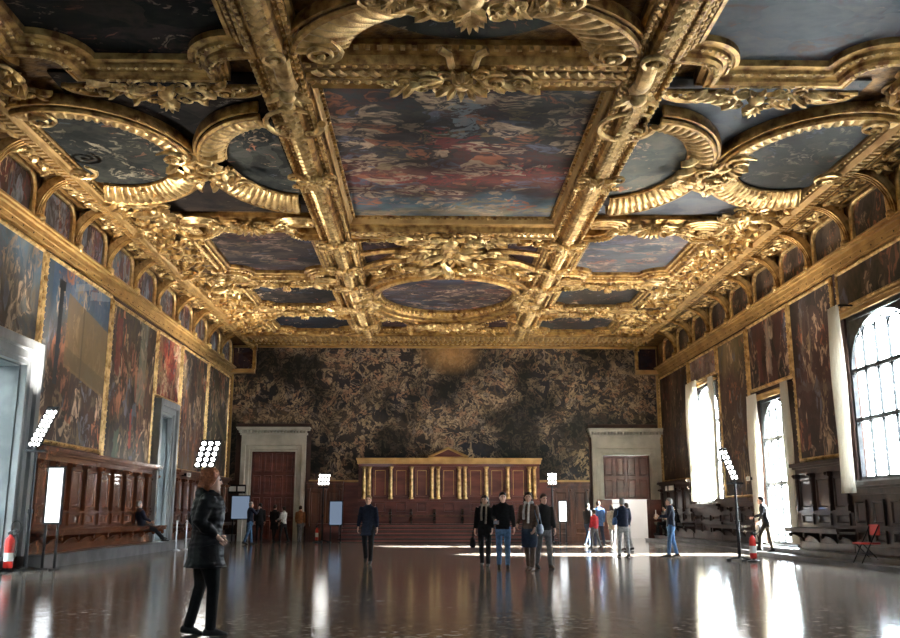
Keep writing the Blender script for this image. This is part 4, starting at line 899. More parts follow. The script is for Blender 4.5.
# ------------------------------------------------------------------ tribune on the end wall
r = thing('tribune', 'tall mahogany tribune with gilded columns, pediment and throne steps against the end wall', 'tribune', (.85, 41.3, 0))
T2 = lambda p: (p[0], 41.5 - p[2], p[1])
xa, xb = -3.25, 4.98
m = M(T2); m.box((xa, 0, -.45), (xb, 3.5, 0)); m.box((xa - .7, 0, -.48), (xa, 2.6, -.3)); m.box((xb, 0, -.48), (xb + .55, 2.6, -.3)); m.obj('back_board', G['redwood'], r, smooth=False)
m = M(T2); m.box((xa, 3.3, 0), (xb, 3.42, .12)); m.obj('architrave', G['redwood'], r, smooth=False)
m = M(T2); m.box((xa - .05, 3.42, -.45), (xb + .05, 3.5, .2)); m.box((xa - .06, 3.5, -.45), (xb + .06, 3.6, .26)); m.box((xa - .1, 3.6, -.45), (xb + .1, 3.68, .32)); m.obj('cornice', G['goldflat'], r, smooth=False)
m = M(T2); c = .82
m.prism([(c - .85, 3.68), (c + .85, 3.68), (c, 4.08)], -.1, .12); m.obj('pediment', G['redwood'], r, smooth=False)
m = M(T2); m.tube([(c - .9, 3.72, .16), (c, 4.13, .16), (c + .9, 3.72, .16)], .06, 4); m.tube([(c - .9, 3.7, .16), (c + .9, 3.7, .16)], .05, 4); m.obj('pediment_moulding', G['goldflat'], r, smooth=False)
cols = [-2.98, -2.75, -1.78, -.85, .08, .36, 1.32, 1.58, 2.55, 3.52, 4.5, 4.73]
for x in cols:
    k = M(T2); k.lathe([(.11, 1.85), (.11, 1.92), (.085, 1.95), (.09, 2.0), (.092, 2.4), (.075, 3.12), (.085, 3.14), (.075, 3.17), (.12, 3.28), (.13, 3.3)], (0, 0, 0), 10)
    k.v = [(x + (p[0]), 41.38 + p[1] * 1, p[2]) for p in [(v[0], -(v[1] - 41.5) if False else v[1], v[2]) for v in k.v]] if False else k.v
    k2 = M(); k2.lathe([(.11, 1.85), (.11, 1.92), (.085, 1.95), (.09, 2.0), (.092, 2.4), (.075, 3.12), (.085, 3.14), (.075, 3.17), (.12, 3.28), (.13, 3.3)], (x, 41.36, 0), 10)
    k2.obj('gilded_column', G['gold2'], r, label='gilded column')
bays = [(-2.6, -1.92), (-1.64, -.98), (-.7, -.06), (.5, 1.18), (1.72, 2.42), (2.68, 3.38), (3.66, 4.36)]
for (b0, b1) in bays:
    k = M(T2); k.box((b0 + .05, 1.98, 0), (b1 - .05, 3.2, .02)); k.sweep(rect(b0, 1.93, b1, 3.24), [(0, 0), (0, .05), (-.04, .05), (-.06, .01)]); k.obj('upper_panel', G['redwood'], r, smooth=False)
    k = M(T2); k.box((b0 + .1, 2.04, .02), (b0 + .13, 3.14, .035)); k.box((b1 - .13, 2.04, .02), (b1 - .1, 3.14, .035)); k.box((b0 + .1, 3.11, .02), (b1 - .1, 3.14, .035)); k.obj('gilt_fillet', G['goldflat'], r, smooth=False)
    k = M(T2); k.sweep(rect(b0 + .08, 1.25, b1 - .08, 1.72), [(0, 0), (0, .06), (-.05, .06), (-.07, .01)]); k.box((b0 + .2, 1.37, 0), (b1 - .2, 1.6, .05)); k.obj('lower_panel', G['redwood'], r, smooth=False)
m = M(T2); m.box((xa, 1.76, 0), (xb, 1.85, .26)); m.box((xa, 1.1, 0), (xb, 1.18, .1)); m.obj('dado_rail', G['redwood'], r, smooth=False)
m = M(T2); m.box((xa, 1.08, 0), (xb, 1.15, .55)); m.obj('bench_seat', G['wood'], r, smooth=False)
for x in [-2.86, -1.78, -.85, .2, 1.45, 2.55, 3.52, 4.62]:
    k = M(lambda p: T2((p[2], p[1], p[0]))); k.prism([(0, .76), (0, 1.42), (.1, 1.42), (.2, 1.28), (.52, 1.26), (.54, 1.18), (.38, 1.02), (.2, .92), (.3, .76)], x - .05, x + .05); k.ball((.5, 1.22, x), .07, 8, 5); k.obj('seat_arm', G['wooddk'], r, smooth=False)
for i in range(5):
    k = M(); k.box((xa - .7 + .04 * i, 39.9 + .22 * i, .155 * i), (xb + .55 - .04 * i, 41.95, .155 * (i + 1))); k.box((xa - .7 + .04 * i, 39.87 + .22 * i, .155 * (i + 1) - .03), (xb + .55 - .04 * i, 39.9 + .22 * i, .155 * (i + 1)))
    q = k.obj('step', G['steps'], r, smooth=False)
    k = M(); k.box((xa - .72 + .04 * i, 39.84 + .22 * i, .155 * (i + 1) - .055), (xb + .57 - .04 * i, 39.87 + .22 * i, .155 * (i + 1) - .01)); k.box((xa - .7 + .04 * i, 39.86 + .22 * i, .155 * i), (xb + .55 - .04 * i, 39.9 + .22 * i, .155 * i + .03)); k.obj('step_nosing', G['wooddk'], q, smooth=False)

# ------------------------------------------------------------------ lamp masts, boards, small fittings
def lamp_mast(x, y, zt, tilt, rows, label, power, aim=(0, 0, 1), head=(.42, .8), hx=0.):
    r = thing('lamp_mast', label, 'lamp', (x, y, 0))
    m = M(); 
    for a in range(3):
        an = a * 2 * PI / 3 + .5; m.tube([(x, y, .08), (x + .3 * math.cos(an), y + .3 * math.sin(an), .03)], .025, 5); m.box((x + .3 * math.cos(an) - .06, y + .3 * math.sin(an) - .06, 0), (x + .3 * math.cos(an) + .06, y + .3 * math.sin(an) + .06, .05))
    m.obj('foot', G['black'], r)
    m = M(); m.lathe([(.045, .05), (.045, zt * .5), (.034, zt * .5 + .01), (.034, zt)], (x, y, 0), 8); m.lathe([(.06, zt * .5 - .06), (.06, zt * .5 + .03)], (x, y, 0), 8); m.obj('pole', G['black'], r)
    m = M(); m.box((x - .22, y - .05, zt), (x + .22, y + .05, zt + .05)); m.tube([(x + hx * .2, y, zt + .03), (x + hx, y, zt + .22)], .03, 5); m.obj('cross_bar', G['black'], r)
    # head: grid of lit cells
    h = M(); W, H = head
    ux = Vector((math.cos(tilt), 0, -math.sin(tilt) * .0)); upv = Vector((math.sin(tilt), 0, math.cos(tilt)))
    cx, cz = x + hx, zt + .12
    g = M(); c_, r_ = rows
    for i in range(c_):
        for j in range(r_):
            px = cx + upv.x * (H * (j + .5) / r_) + W * ((i + .5) / c_ - .5); pz = cz + upv.z * (H * (j + .5) / r_)
            g.ball((px, y - .07, pz), (W / c_ * .33, .025, H / r_ * .36), 8, 4)
    g.obj('lit_cell', G['led'], r, label='glowing white lamp cell')
    b = M(); 
    b.add([(cx - W / 2, y - .05, cz), (cx + W / 2, y - .05, cz), (cx + W / 2 + upv.x * H, y - .05, cz + H), (cx - W / 2 + upv.x * H, y - .05, cz + H), (cx - W / 2, y + .05, cz), (cx + W / 2, y + .05, cz), (cx + W / 2 + upv.x * H, y + .05, cz + H), (cx - W / 2 + upv.x * H, y + .05, cz + H)],
          [(0, 1, 2, 3), (7, 6, 5, 4), (0, 4, 5, 1), (1, 5, 6, 2), (2, 6, 7, 3), (3, 7, 4, 0)])
    b.obj('lamp_housing', G['black'], r, smooth=False)
    ld = bpy.data.lights.new('lamp_mast_beam', 'SPOT'); ld.energy = power; ld.spot_size = math.radians(120); ld.spot_blend = .8; ld.shadow_soft_size = .25; ld.color = (1., .93, .82)
    lo = bpy.data.objects.new('lamp_mast_beam', ld); COL.objects.link(lo); lo.location = (x + hx + upv.x * H / 2, y, cz + H + .15)
    lo.rotation_euler = Vector(aim).to_track_quat('-Z', 'Y').to_euler()
    return r
LP = 1500
lamp_mast(-8.86, 20.6, 2.58, .42, (3, 8), 'tall black lamp mast with a big lit cell panel beside the nearest marble doorway', LP, (.35, .25, 1), (.26, .9), -.05)
lamp_mast(-8.3, 33.6, 2.75, .25, (3, 5), 'black lamp mast with a curved row of lit cells by the far left panelling', LP * .8, (.3, -.1, 1), (.75, 1.0))
lamp_mast(-4.66, 40.1, 2.3, .1, (4, 3), 'small lamp mast with four lit cells beside the left end-wall board', 150, (.2, -.4, 1), (.5, .5))
lamp_mast(5.2, 38.9, 2.3, .0, (4, 3), 'small lamp mast with a lit cell block right of the tribune', 150, (-.2, -.4, 1), (.38, .5))
lamp_mast(8.25, 24.6, 2.0, -.35, (2, 6), 'tall black lamp mast with a slanting strip of lit cells before the bright window door', LP, (-.2, .1, 1), (.2, .85))
m = M(); 
def board(x, y, z0, z1, w, mt, label, legs=True, rz=0, frame='black'):
    r = thing('information_board', label, 'information board', (x, y, 0))
    m = M(); m.box((x - w / 2 - .04, y - .03, z0 - .04), (x + w / 2 + .04, y + .03, z1 + .04)); m.obj('housing', G[frame], r, smooth=False)
    m = M(); m.box((x - w / 2, y - .036, z0), (x + w / 2, y - .03, z1)); m.obj('display_sheet', G[mt], r, smooth=False)
    for s in (-1, 1):
        m = M(); m.box((x + s * w * .42 - .025, y - .02, 0), (x + s * w * .42 + .025, y + .02, z0 if legs else z0)); m.box((x + s * w * .42 - .03, y - .22, 0), (x + s * w * .42 + .03, y + .22, .03)); m.obj('leg', G[frame], r, smooth=False)
    return r
board(-8.52, 21.0, 1.03, 2.24, .32, 'screen', 'narrow white lit board on thin black legs before the left panelling')
board(-4.05, 39.75, .75, 1.72, .52, 'screenb', 'pale blue lit board beside the red-brown tribune steps, left')
board(5.55, 38.4, .9, 1.72, .30, 'screen', 'narrow white lit board on two legs right of the tribune')
board(-8.2, 40.0, 1.0, 1.95, .75, 'screenb', 'bluish notice board behind the woman near the far left door')
# plinth beside the steps
r = thing('wooden_plinth', 'low red-brown wooden box left of the tribune steps', 'box', (-4.4, 40.9, 0))
m = M(); m.box((-4.95, 40.7, 0), (-4.0, 41.4, .72)); m.obj('body', G['redwood'], r, smooth=False); m = M(); m.box((-5., 40.65, .72), (-3.97, 41.4, .78)); m.obj('lid', G['redwood'], r, smooth=False)
def extinguisher(x, y, label, h=.5, rad=.085, band=True, stand=True):
    r = thing('fire_extinguisher', label, 'fire extinguisher', (x, y, 0))
    m = M(); m.lathe([(rad * .9, .08), (rad, .1), (rad, .08 + h), (rad * .8, h + .15), (rad * .35, h + .19), (rad * .3, h + .24)], (x, y, 0), 14); m.obj('cylinder', G['red'], r)
    m = M(); m.lathe([(rad * 1.01, .22), (rad * 1.01, .40)], (x, y, 0), 14); m.obj('label_band', G['paper'], r)
    m = M(); m.box((x - .05, y - .03, h + .22), (x + .03, y + .03, h + .27)); m.tube([(x - .04, y, h + .27), (x + .12, y, h + .34)], .014, 5); m.obj('valve', G['black'], r)
    m = M(); m.tube([(x + .02, y, h + .25), (x + .14, y, h + .22), (x + .17, y, h + .05), (x + .12, y, .3)], .014, 6)
    m.tube([(x + .1 + .11 * math.cos(t * PI / 9), y, h + .38 + .13 * math.sin(t * PI / 9)) for t in range(19)], .012, 5); m.obj('hose', G['hose'], r)
    m = M(); m.lathe([(.16, 0), (.16, .03), (.03, .05), (.03, .08), (rad * .8, .08)], (x, y, 0), 12); m.obj('stand_base', G['black'], r)
    return r
extinguisher(-9.05 + .0, 20.3, 'red fire extinguisher on a floor stand at the foot of the left lamp mast') if False else None
extinguisher(-9.1, 20.3, 'red fire extinguisher on a floor stand at the foot of the left lamp mast', .56, .1)
extinguisher(8.45, 24.1, 'red and white fire extinguisher on a stand beside the right lamp mast', .46, .09)
extinguisher(-4.9, 40.2, 'small red fire extinguisher beside the small left lamp mast', .4, .07)
extinguisher(4.05, 38.9, 'red extinguisher partly behind the couple, right end of the tribune steps', .6, .12)
# red-white chequered skirt round the right extinguisher
def stanchion(x, y, label):
    r = thing('barrier_post', label, 'barrier post', (x, y, 0), group='barrier posts')
    m = M(); m.lathe([(.16, 0), (.16, .02), (.05, .04)], (x, y, 0), 14); m.obj('base', G['steel'], r)
    m = M(); m.lathe([(.025, .03), (.025, .92), (.04, .93), (.04, .98), (.0, 1.0)], (x, y, 0), 10); m.obj('post', G['steel'], r)
    return r
for (x, y, l) in ((-8.6, 31.6, 'left steel barrier post before the far left panelling'), (-8.45, 32.3, 'right steel barrier post before the far left panelling'), (9.95, 27.6, 'thin post standing in front of the bright window door')):
    stanchion(x, y, l)
m = M(); 
bp0, bp1 = Vector((-8.57, 31.64, .95)), Vector((-8.47, 32.26, .95)); m.tube([bp0.lerp(bp1, t / 8) - Vector((0, 0, .12 * math.sin(PI * t / 8))) for t in range(9)], .015, 5)
tag(m.obj('barrier_rope', G['hose'], sub=False), 'dark rope slung between the two left barrier posts', 'rope')
def plaque(T, a, z, w, h, label, o=.3):
    r = thing('wall_sign', label, 'sign', T((a, z, o)))
    m = M(T); m.box((a - w / 2, z - h / 2, o - .02), (a + w / 2, z + h / 2, o)); m.obj('plate', G['paper'], r, smooth=False)
    m = M(T); 
    for k in range(3): m.box((a - w * .35, z + h * (.22 - .22 * k) - .008, o), (a + w * (.35 - .1 * (k % 2)), z + h * (.22 - .22 * k) + .008, o + .003))
    m.obj('text_line', G['lead'], r, smooth=False)
    m = M(T); m.box((a - w * .3, z - h * .35, .0), (a + w * .3, z + h * .35, o - .02)); m.obj('bracket', G['black'], r, smooth=False)
plaque(TL, 34.0, 2.62, .55, .14, 'small white sign high on the far left panelling', .42)
plaque(TF, -9.05 + .1, 2.4, .3, .2, 'tiny white sign in the far left corner, left one of two', .3) if False else None
plaque(TR, 29.98, 2.35, .3, .14, 'small white sign beside the curtain of the tall window door', .3)
r = thing('wall_sign', 'white sign board on the dark panelling in the far left corner', 'sign', (-8.9, 41.5, 2.3))
m = M(TF); m.box((-9.1, 2.2, .3), (-8.8, 2.42, .32)); m.box((-8.72, 2.2, .3), (-8.4, 2.42, .32)); m.obj('plate', G['paper'], r, smooth=False)
m = M(TF); m.box((-9.15, 2.1, .27), (-8.35, 2.5, .3)); m.box((-8.8, 2.15, 0), (-8.7, 2.45, .27)); m.obj('backing', G['black'], r, smooth=False)
r = thing('wall_sign', 'white sign on the dark panelling beside the far right door', 'sign', (10.6, 41.5, 2.4))
m = M(TR); m.box((39.0, 2.2, .36), (39.8, 2.4, .38)); m.box((40.1, 2.2, .36), (40.4, 2.4, .38)); m.obj('plate', G['paper'], r, smooth=False)
m = M(TR); m.box((38.9, 2.15, .33), (40.5, 2.45, .36)); m.box((39.5, 2.2, .1), (39.8, 2.4, .33)); m.obj('backing', G['black'], r, smooth=False)
# red folding chair by the right wall
r = thing('folding_chair', 'red folding chair standing on the step by the right-hand panelling', 'chair', (10.03, 21.1, .12))
x, y, z = 10.03, 21.1, 0.12
m = M(); m.box((x - .22, y - .22, z + .42), (x + .22, y + .22, z + .46)); m.obj('seat', G['redplastic'], r, smooth=False)
m = M(); m.box((x + .2, y - .22, z + .62), (x + .24, y + .22, z + .86)); m.obj('backrest', G['redplastic'], r, smooth=False)
for s in (-1, 1):
    m = M(); m.tube([(x - .24, y + s * .21, z), (x + .23, y + s * .21, z + .86)], .014, 6); m.obj('leg', G['black'], r)
    m = M(); m.tube([(x + .24, y + s * .18, z), (x - .18, y + s * .18, z + .44)], .014, 6); m.obj('leg', G['black'], r)
# spare bench on brackets near the folding chair is part of the panelling; red seat pad beside it
#__MARK_PEOPLE__
# ------------------------------------------------------------------ people
def baked(m, voxel, smooth=5, fac=.5):
    me = bpy.data.meshes.new('tmp'); me.from_pydata([tuple(v) for v in m.v], [], m.f)
    bm = bmesh.new(); bm.from_mesh(me); bmesh.ops.recalc_face_normals(bm, faces=bm.faces); bm.to_mesh(me); bm.free()
    o = bpy.data.objects.new('tmp', me); COL.objects.link(o)
    r = o.modifiers.new('r', 'REMESH'); r.mode = 'VOXEL'; r.voxel_size = voxel; r.use_smooth_shade = True
    s = o.modifiers.new('s', 'SMOOTH'); s.factor = fac; s.iterations = smooth
    dg = bpy.context.evaluated_depsgraph_get(); out = bpy.data.meshes.new_from_object(o.evaluated_get(dg))
    bpy.data.objects.remove(o); bpy.data.meshes.remove(me); return out
def link_mesh(me, name, mt, parent, label=None):
    me.name = name; me.materials.clear(); me.materials.append(mt); me.shade_smooth()
    o = bpy.data.objects.new(name, me); COL.objects.link(o); o.parent = parent
    if label: o['label'] = label
    return o
def stack(m, rings, n=14):
    """closed skin over elliptical rings (centre, half-width vector, half-depth vector)"""
    vs = []
    for (c, a, b) in rings:
        for j in range(n):
            t = 2 * PI * j / n; vs.append(c + a * math.cos(t) + b * math.sin(t))
    k = len(rings)
    m.add(vs, [(i * n + j, i * n + (j + 1) % n, (i + 1) * n + (j + 1) % n, (i + 1) * n + j) for i in range(k - 1) for j in range(n)] + [tuple(range(n))[::-1], tuple(range((k - 1) * n, k * n))])
def person(label, x, y, rz, H, top, legs, hair, lean=0, pose=((12, 6), (-12, 10)), arms=((5, 8, 15), (-5, 8, 15)), hem=.88, z=0, vox=.02, hairlen=.0, shoes=(.03, .03, .03), sit=False, turn=0, female=False, skirt=None, scarf=None, hood=False, nod=0, topmat=None, boots=None, bulk=1., group=None, vol=1.):
    k = H / 1.75; r = thing('person', label, 'person', (x, y, z), math.radians(rz), group)
    V = Vector
    Lr = math.radians(lean); up = V((0, math.sin(Lr), math.cos(Lr))); fwd = V((0, math.cos(Lr), -math.sin(Lr))); sx = V((1, 0, 0))
    # hips at the height the longer leg needs
    def leg(hp, kb, side, hip):
        a = math.radians(hp); b = math.radians(hp - kb)
        kn = hip + V((side * .015, math.sin(a), -math.cos(a))) * .43 * k; an = kn + V((0, math.sin(b), -math.cos(b))) * .41 * k
        return kn, an
    hz = 0
    for (hp, kb), s in zip(pose, (-1, 1)):
        kn, an = leg(hp, kb, s, V((0, 0, 0))); hz = max(hz, -an.z + .085 * k)
    P0 = V((0, 0, hz)); hips = [P0 + V((s * .09 * k * bulk, 0, 0)) for s in (-1, 1)]
    J = [leg(hp, kb, s, h) for (hp, kb), s, h in zip(pose, (-1, 1), hips)]
    at = lambda d: P0 + up * (d * k)
    w = .93 if female else 1.
    sh = [at(.50) + sx * (s * .18 * k * w) for s in (-1, 1)]
    def arm(sp, ab, eb, s, S):
        a = math.radians(sp); q = math.radians(ab); d = V((s * math.sin(q), math.sin(a) * math.cos(q), -math.cos(a) * math.cos(q)))
        el = S + d * .285 * k; a2 = math.radians(sp + eb); inn = -s * (math.sin(math.radians(min(eb, 90))) * .45)
        d2 = V((s * math.sin(q) + inn, math.sin(a2) * math.cos(q), -math.cos(a2) * math.cos(q))).normalized(); wr = el + d2 * .25 * k
        return el, wr, d2
    A = [arm(*a, s, S) for a, s, S in zip(arms, (-1, 1), sh)]
    hd = at(.66) + fwd * .02 * k
    tn = math.radians(turn); hf = V((-math.sin(tn), math.cos(tn), -math.sin(math.radians(nod)))).normalized(); hs = hf.cross(V((0, 0, 1))).normalized(); hu = hs.cross(hf)
    def torso(m, e, z0, z1=.50, flare=0, neck=True):
        prof = [(-.14, .165, .12), (-.05, .168, .122), (.06, .15, .105), (.16, .138, .098), (.28, .155, .112), (.38, .165, .115), (.46, .16, .10), (.505, .12, .08), (.54, .065, .06)]
        rings = []
        if z0 < -.14: rings.append((at(z0), sx * (.17 + e + flare) * k * bulk, fwd * (.13 + e + flare) * k * bulk))
        for (d, a, b) in prof:
            if d < z0: continue
            if d > .51 and not neck: continue
            rings.append((at(d) , sx * (a * w + e) * k * bulk, fwd * (b + e) * k * bulk))
        stack(m, rings, 16)
    # body
    b = M(); torso(b, -.015, -.14)
    b.tube([at(.48), at(.56), hd - hu * .04 * k], [.058 * k, .052 * k, .05 * k], 10)
    hr = []
    for (d, a, f, o) in ((-.115, .03, .03, .035), (-.10, .046, .05, .025), (-.06, .062, .075, .008), (-.01, .070, .088, 0), (.05, .073, .092, -.004), (.085, .062, .080, -.008), (.115, .035, .045, -.01)):
        hr.append((hd + hu * d * k + hf * o * k, hs * a * k, hf * f * k))
    stack(b, hr, 16)
    b.tube([hd + hf * .085 * k + hu * .025 * k, hd + hf * .108 * k - hu * .018 * k, hd + hf * .09 * k - hu * .03 * k], [.010 * k, .015 * k, .012 * k], 6)
    for s in (-1, 1): c = hd + hs * (s * .073 * k) - hf * .005 * k; b.ball(c, (.014 * k, .02 * k, .03 * k), 8, 5)
    b.ball(hd + hf * .084 * k - hu * .055 * k, (.026 * k, .014 * k, .012 * k), 8, 5); b.ball(hd + hf * .072 * k - hu * .095 * k, .026 * k, 8, 5)
    for (el, wr, d2), S in zip(A, sh):
        b.tube([S, S.lerp(el, .4), el, el.lerp(wr, .35), wr, wr + d2 * .05 * k], [.048 * k, .045 * k, .036 * k, .038 * k, .024 * k, .026 * k], 9)
        b.tube([wr, wr + d2 * .05 * k, wr + d2 * .09 * k], [.026 * k, .036 * k, .034 * k], 8, flat=.6)
    for (kn, an), h in zip(J, hips): b.tube([h, h.lerp(kn, .4), kn, kn.lerp(an, .3), an, an - V((0, 0, .05 * k))], [.082 * k, .074 * k, .05 * k, .052 * k, .034 * k, .034 * k], 10)
    bm_ = baked(b, vox * .8, 3)
    g = M()
    for (el, wr, d2), s in zip(A, (-1, 1)):    # fingers of unequal length, gently curled; thumb from the side of the palm
        side = d2.cross(V((s, 0, 0))); side = side.normalized() if side.length > .1 else V((0, 1, 0)); curl = V((-s, 0, 0)) - d2 * V((-s, 0, 0)).dot(d2); curl = curl.normalized() if curl.length > .05 else V((0, 0, -1))
        pal = wr + d2 * .085 * k
        for i, L in enumerate((.068, .078, .074, .058)):
            q = pal + side * ((i - 1.5) * .019 * k); g.tube([q - d2 * .02 * k, q + d2 * L * .45 * k + curl * .008 * k, q + d2 * L * .78 * k + curl * .03 * k, q + d2 * L * .85 * k + curl * .048 * k], [.0095 * k, .009 * k, .008 * k, .006 * k], 6)
        q = wr + d2 * .035 * k - side * .03 * k; g.tube([q, q - side * .022 * k + d2 * .025 * k, q - side * .022 * k + d2 * .055 * k + curl * .015 * k], [.012 * k, .010 * k, .007 * k], 6)
    t_ = bmesh.new(); t_.from_mesh(bm_); gm = bpy.data.meshes.new('f'); gm.from_pydata([tuple(v) for v in g.v], [], g.f); t_.from_mesh(gm); bmesh.ops.recalc_face_normals(t_, faces=t_.faces); t_.to_mesh(bm_); t_.free()
    link_mesh(bm_, 'body', G['skin'], r)
    e = M()
    for s in (-1, 1): e.ball(hd + hf * .086 * k + hs * (s * .03 * k) + hu * .018 * k, (.011 * k,) * 3, 8, 5)
    e.obj('eyes', G['eye'], r, sub=False)
    # garments
    t = M(); torso(t, .018, hem - .93, flare=.02 if hem < .8 else .0, neck=True)
    for (el, wr, d2), S in zip(A, sh): t.tube([S + (at(.4) - S) * .1, S.lerp(el, .4), el, el.lerp(wr, .4), wr - d2 * .01], [.072 * k * bulk, .064 * k * bulk, .053 * k * bulk, .052 * k * bulk, .040 * k], 12)
    if hood: t.ball(at(.53) - fwd * .075 * k, (.12 * k, .075 * k, .07 * k), 12, 8)
    t.tube([at(.52), at(.575)], [.085 * k, .066 * k], 12)
    link_mesh(baked(t, vox, 4), 'coat' if hem < .85 else 'jacket', topmat or top, r)
    t = M(); 
    if skirt is None:
        stack(t, [(at(-.17), sx * .165 * k * bulk, V((0, .115, 0)) * k * bulk), (at(-.10), sx * .178 * k * bulk, V((0, .13, 0)) * k * bulk), (at(-.02), sx * .17 * k * bulk, fwd * .125 * k * bulk), (at(.10), sx * .155 * k, fwd * .112 * k)], 14)
    lm = legs if not boots else boots
    for (kn, an), h in zip(J, hips): t.tube([h, h.lerp(kn, .4), kn, kn.lerp(an, .35), an + V((0, 0, -.02 * k))], [.096 * k * bulk, .086 * k * bulk, .066 * k, .063 * k, .056 * k], 12)
    link_mesh(baked(t, vox, 4), 'trousers' if not boots else 'leggings', lm, r)
    if skirt is not None:
        t = M(); stack(t, [(at(.10), sx * .15 * k, fwd * .11 * k), (at(-.05), sx * .18 * k, fwd * .14 * k), (at(-.25), sx * .185 * k, V((0, .155 * k, 0))), (at(-.42), sx * .18 * k, V((0, .17 * k, 0)))], 16); link_mesh(baked(t, vox, 3), 'skirt', skirt, r)
    sm = cloth('shoe_%d%d%d' % tuple(int(c * 100) for c in shoes), shoes, .5)
    for (kn, an), (hp, kb), s in zip(J, pose, (-1, 1)):
        t = M(); c = an + V((0, 0, -.085 * k)); pit = math.radians(max(-35, min(10, (hp - kb) * .7 if hp - kb < 0 else 0))) if not sit else 0
        fv = V((0, math.cos(pit), math.sin(pit))); uv = V((0, -math.sin(pit), math.cos(pit))); c = an - uv * .085 * k
        if c.z < 0: c.z = 0
        rr = []
        for (d, a, hgt, hc) in ((-.075, .028, .03, .04), (-.05, .036, .042, .045), (0, .040, .055, .056), (.06, .042, .04, .042), (.12, .045, .028, .030), (.165, .036, .02, .024), (.185, .018, .012, .018)):
            rr.append((c + fv * d * k + uv * hc * k, sx * a * k, uv * hgt * k))
        stack(t, rr, 12); t.tube([c + uv * .05 * k, c + uv * (.13 if not boots else .2) * k], [.042 * k, .048 * k], 10)
        o = link_mesh(baked(t, .012, 2), 'boot' if boots else 'shoe', sm, r)
    hm = M()
    if hair is not None:
        rr = []
        for (d, a, f, o) in ((-.06, .070, .055, -.045), (-.02, .079, .075, -.032), (.03, .083, .088, -.018), (.07, .080, .092, -.008), (.105, .062, .075, -.004), (.128, .032, .04, -.004)):
            rr.append((hd + hu * (d * (1 + (vol - 1) * .4) + .006) * k + hf * (o - .05 * (vol - 1)) * k, hs * a * k * 1.02 * vol, hf * f * k * (1 + (vol - 1) * .5)))
        stack(hm, rr, 16)
        if hairlen: 
            for s in (-1, 0, 1): hm.tube([hd + hs * (s * .06 * k) - hf * .05 * k + hu * .03 * k, hd + hs * (s * .07 * k) - hf * .06 * k - hu * hairlen * .5 * k, hd + hs * (s * .05 * k) - hf * .05 * k - hu * hairlen * k], [.045 * k, .045 * k, .025 * k], 8)
            rnd = random.Random(int(x * 100)); 
            for i in range(30):
                a = rnd.uniform(.35 * PI, 2.65 * PI) if i % 2 else rnd.uniform(PI, 2 * PI); q = hd + hs * (math.cos(a) * .078 * k * vol) + hf * (math.sin(a) * .082 * vol * k * (1 if math.sin(a) < 0 else .2) - .015) + hu * rnd.uniform(-.05, .11) * k
                hm.ball(q, rnd.uniform(.02, .034) * k, 6, 4)
        link_mesh(baked(hm, vox * .7, 2), 'hair', hair, r)
    if scarf is not None:
        sc = M(); sc.tube([at(.555) + sx * (.085 * k * math.cos(a)) + fwd * (.075 * k * math.sin(a)) for a in [2 * PI * i / 12 for i in range(13)]], .035 * k, 8)
        for s, L in ((-1, .42), (1, .34)): sc.tube([at(.52) + sx * (s * .05 * k) + fwd * .09 * k, at(.35) + sx * (s * .06 * k) + fwd * .16 * k, at(.52 - L) + sx * (s * .05 * k) + fwd * .17 * k], [.045 * k, .05 * k, .055 * k], 8, flat=.5)
        link_mesh(baked(sc, .014, 2), 'scarf', scarf, r)
    r['_h'] = 0; del r['_h']
    return r, dict(P0=P0, at=at, A=A, sh=sh, hd=hd, up=up, fwd=fwd, k=k, J=J)
def held(r, name, label, cat, build, mt, group=None):
    """an object carried by a person stays a thing of its own"""
    m = build(); R = r.matrix_basis if False else (Matrix.Translation(r.location) @ Matrix.Rotation(r.rotation_euler.z, 4, 'Z'))
    m.v = [tuple(R @ Vector(v)) for v in m.v]; o = m.obj(name, mt, None, sub=False, origin=tuple(sum((Vector(v) for v in m.v), Vector()) / len(m.v)))
    return tag(o, label, cat, group)
def backpack(i, c=(0, -.19), s=1.):
    m = M(); at, fw = i['at'], i['fwd']
    rr = [(at(.08) - fw * .2, Vector((.11, 0, 0)), fw * .05), (at(.12) - fw * .21, Vector((.15, 0, 0)), fw * .09), (at(.3) - fw * .21, Vector((.15, 0, 0)), fw * .09), (at(.45) - fw * .19, Vector((.12, 0, 0)), fw * .06), (at(.49) - fw * .17, Vector((.06, 0, 0)), fw * .03)]
    stack(m, rr, 14)
    for s_ in (-1, 1): m.tube([at(.44) - fw * .15 + Vector((s_ * .1, 0, 0)), at(.53) + Vector((s_ * .11, 0, 0)), at(.42) + fw * .14 + Vector((s_ * .12, 0, 0)), at(.2) + fw * .12 + Vector((s_ * .15, 0, 0)), at(.12) - fw * .12 + Vector((s_ * .15, 0, 0))], .02, 6)
    return m
def shoulder_bag(i, side=1, drop=.02, w=.15, hgt=.12, strap=True, out=.26, f=0.):
    m = M(); at, fw = i['at'], i['fwd']; c = at(drop) + Vector((side * out, 0, 0)) + fw * f
    stack(m, [(c - Vector((0, 0, hgt)), Vector((.045, 0, 0)), fw * w * .8), (c - Vector((0, 0, hgt * .5)), Vector((.07, 0, 0)), fw * w), (c + Vector((0, 0, hgt * .5)), Vector((.06, 0, 0)), fw * w * .95), (c + Vector((0, 0, hgt)), Vector((.03, 0, 0)), fw * w * .7)], 12)
    if strap: m.tube([c + Vector((0, 0, hgt)) + fw * w * .6, at(.3) + Vector((side * .2, 0, 0)) + fw * .1, at(.52) + Vector((side * .12, 0, 0)), at(.3) + Vector((side * .2, 0, 0)) - fw * .14, c + Vector((0, 0, hgt)) - fw * w * .6], .012, 6)
    return m
C_ = lambda n, c, **k: cloth(n, c, **k)
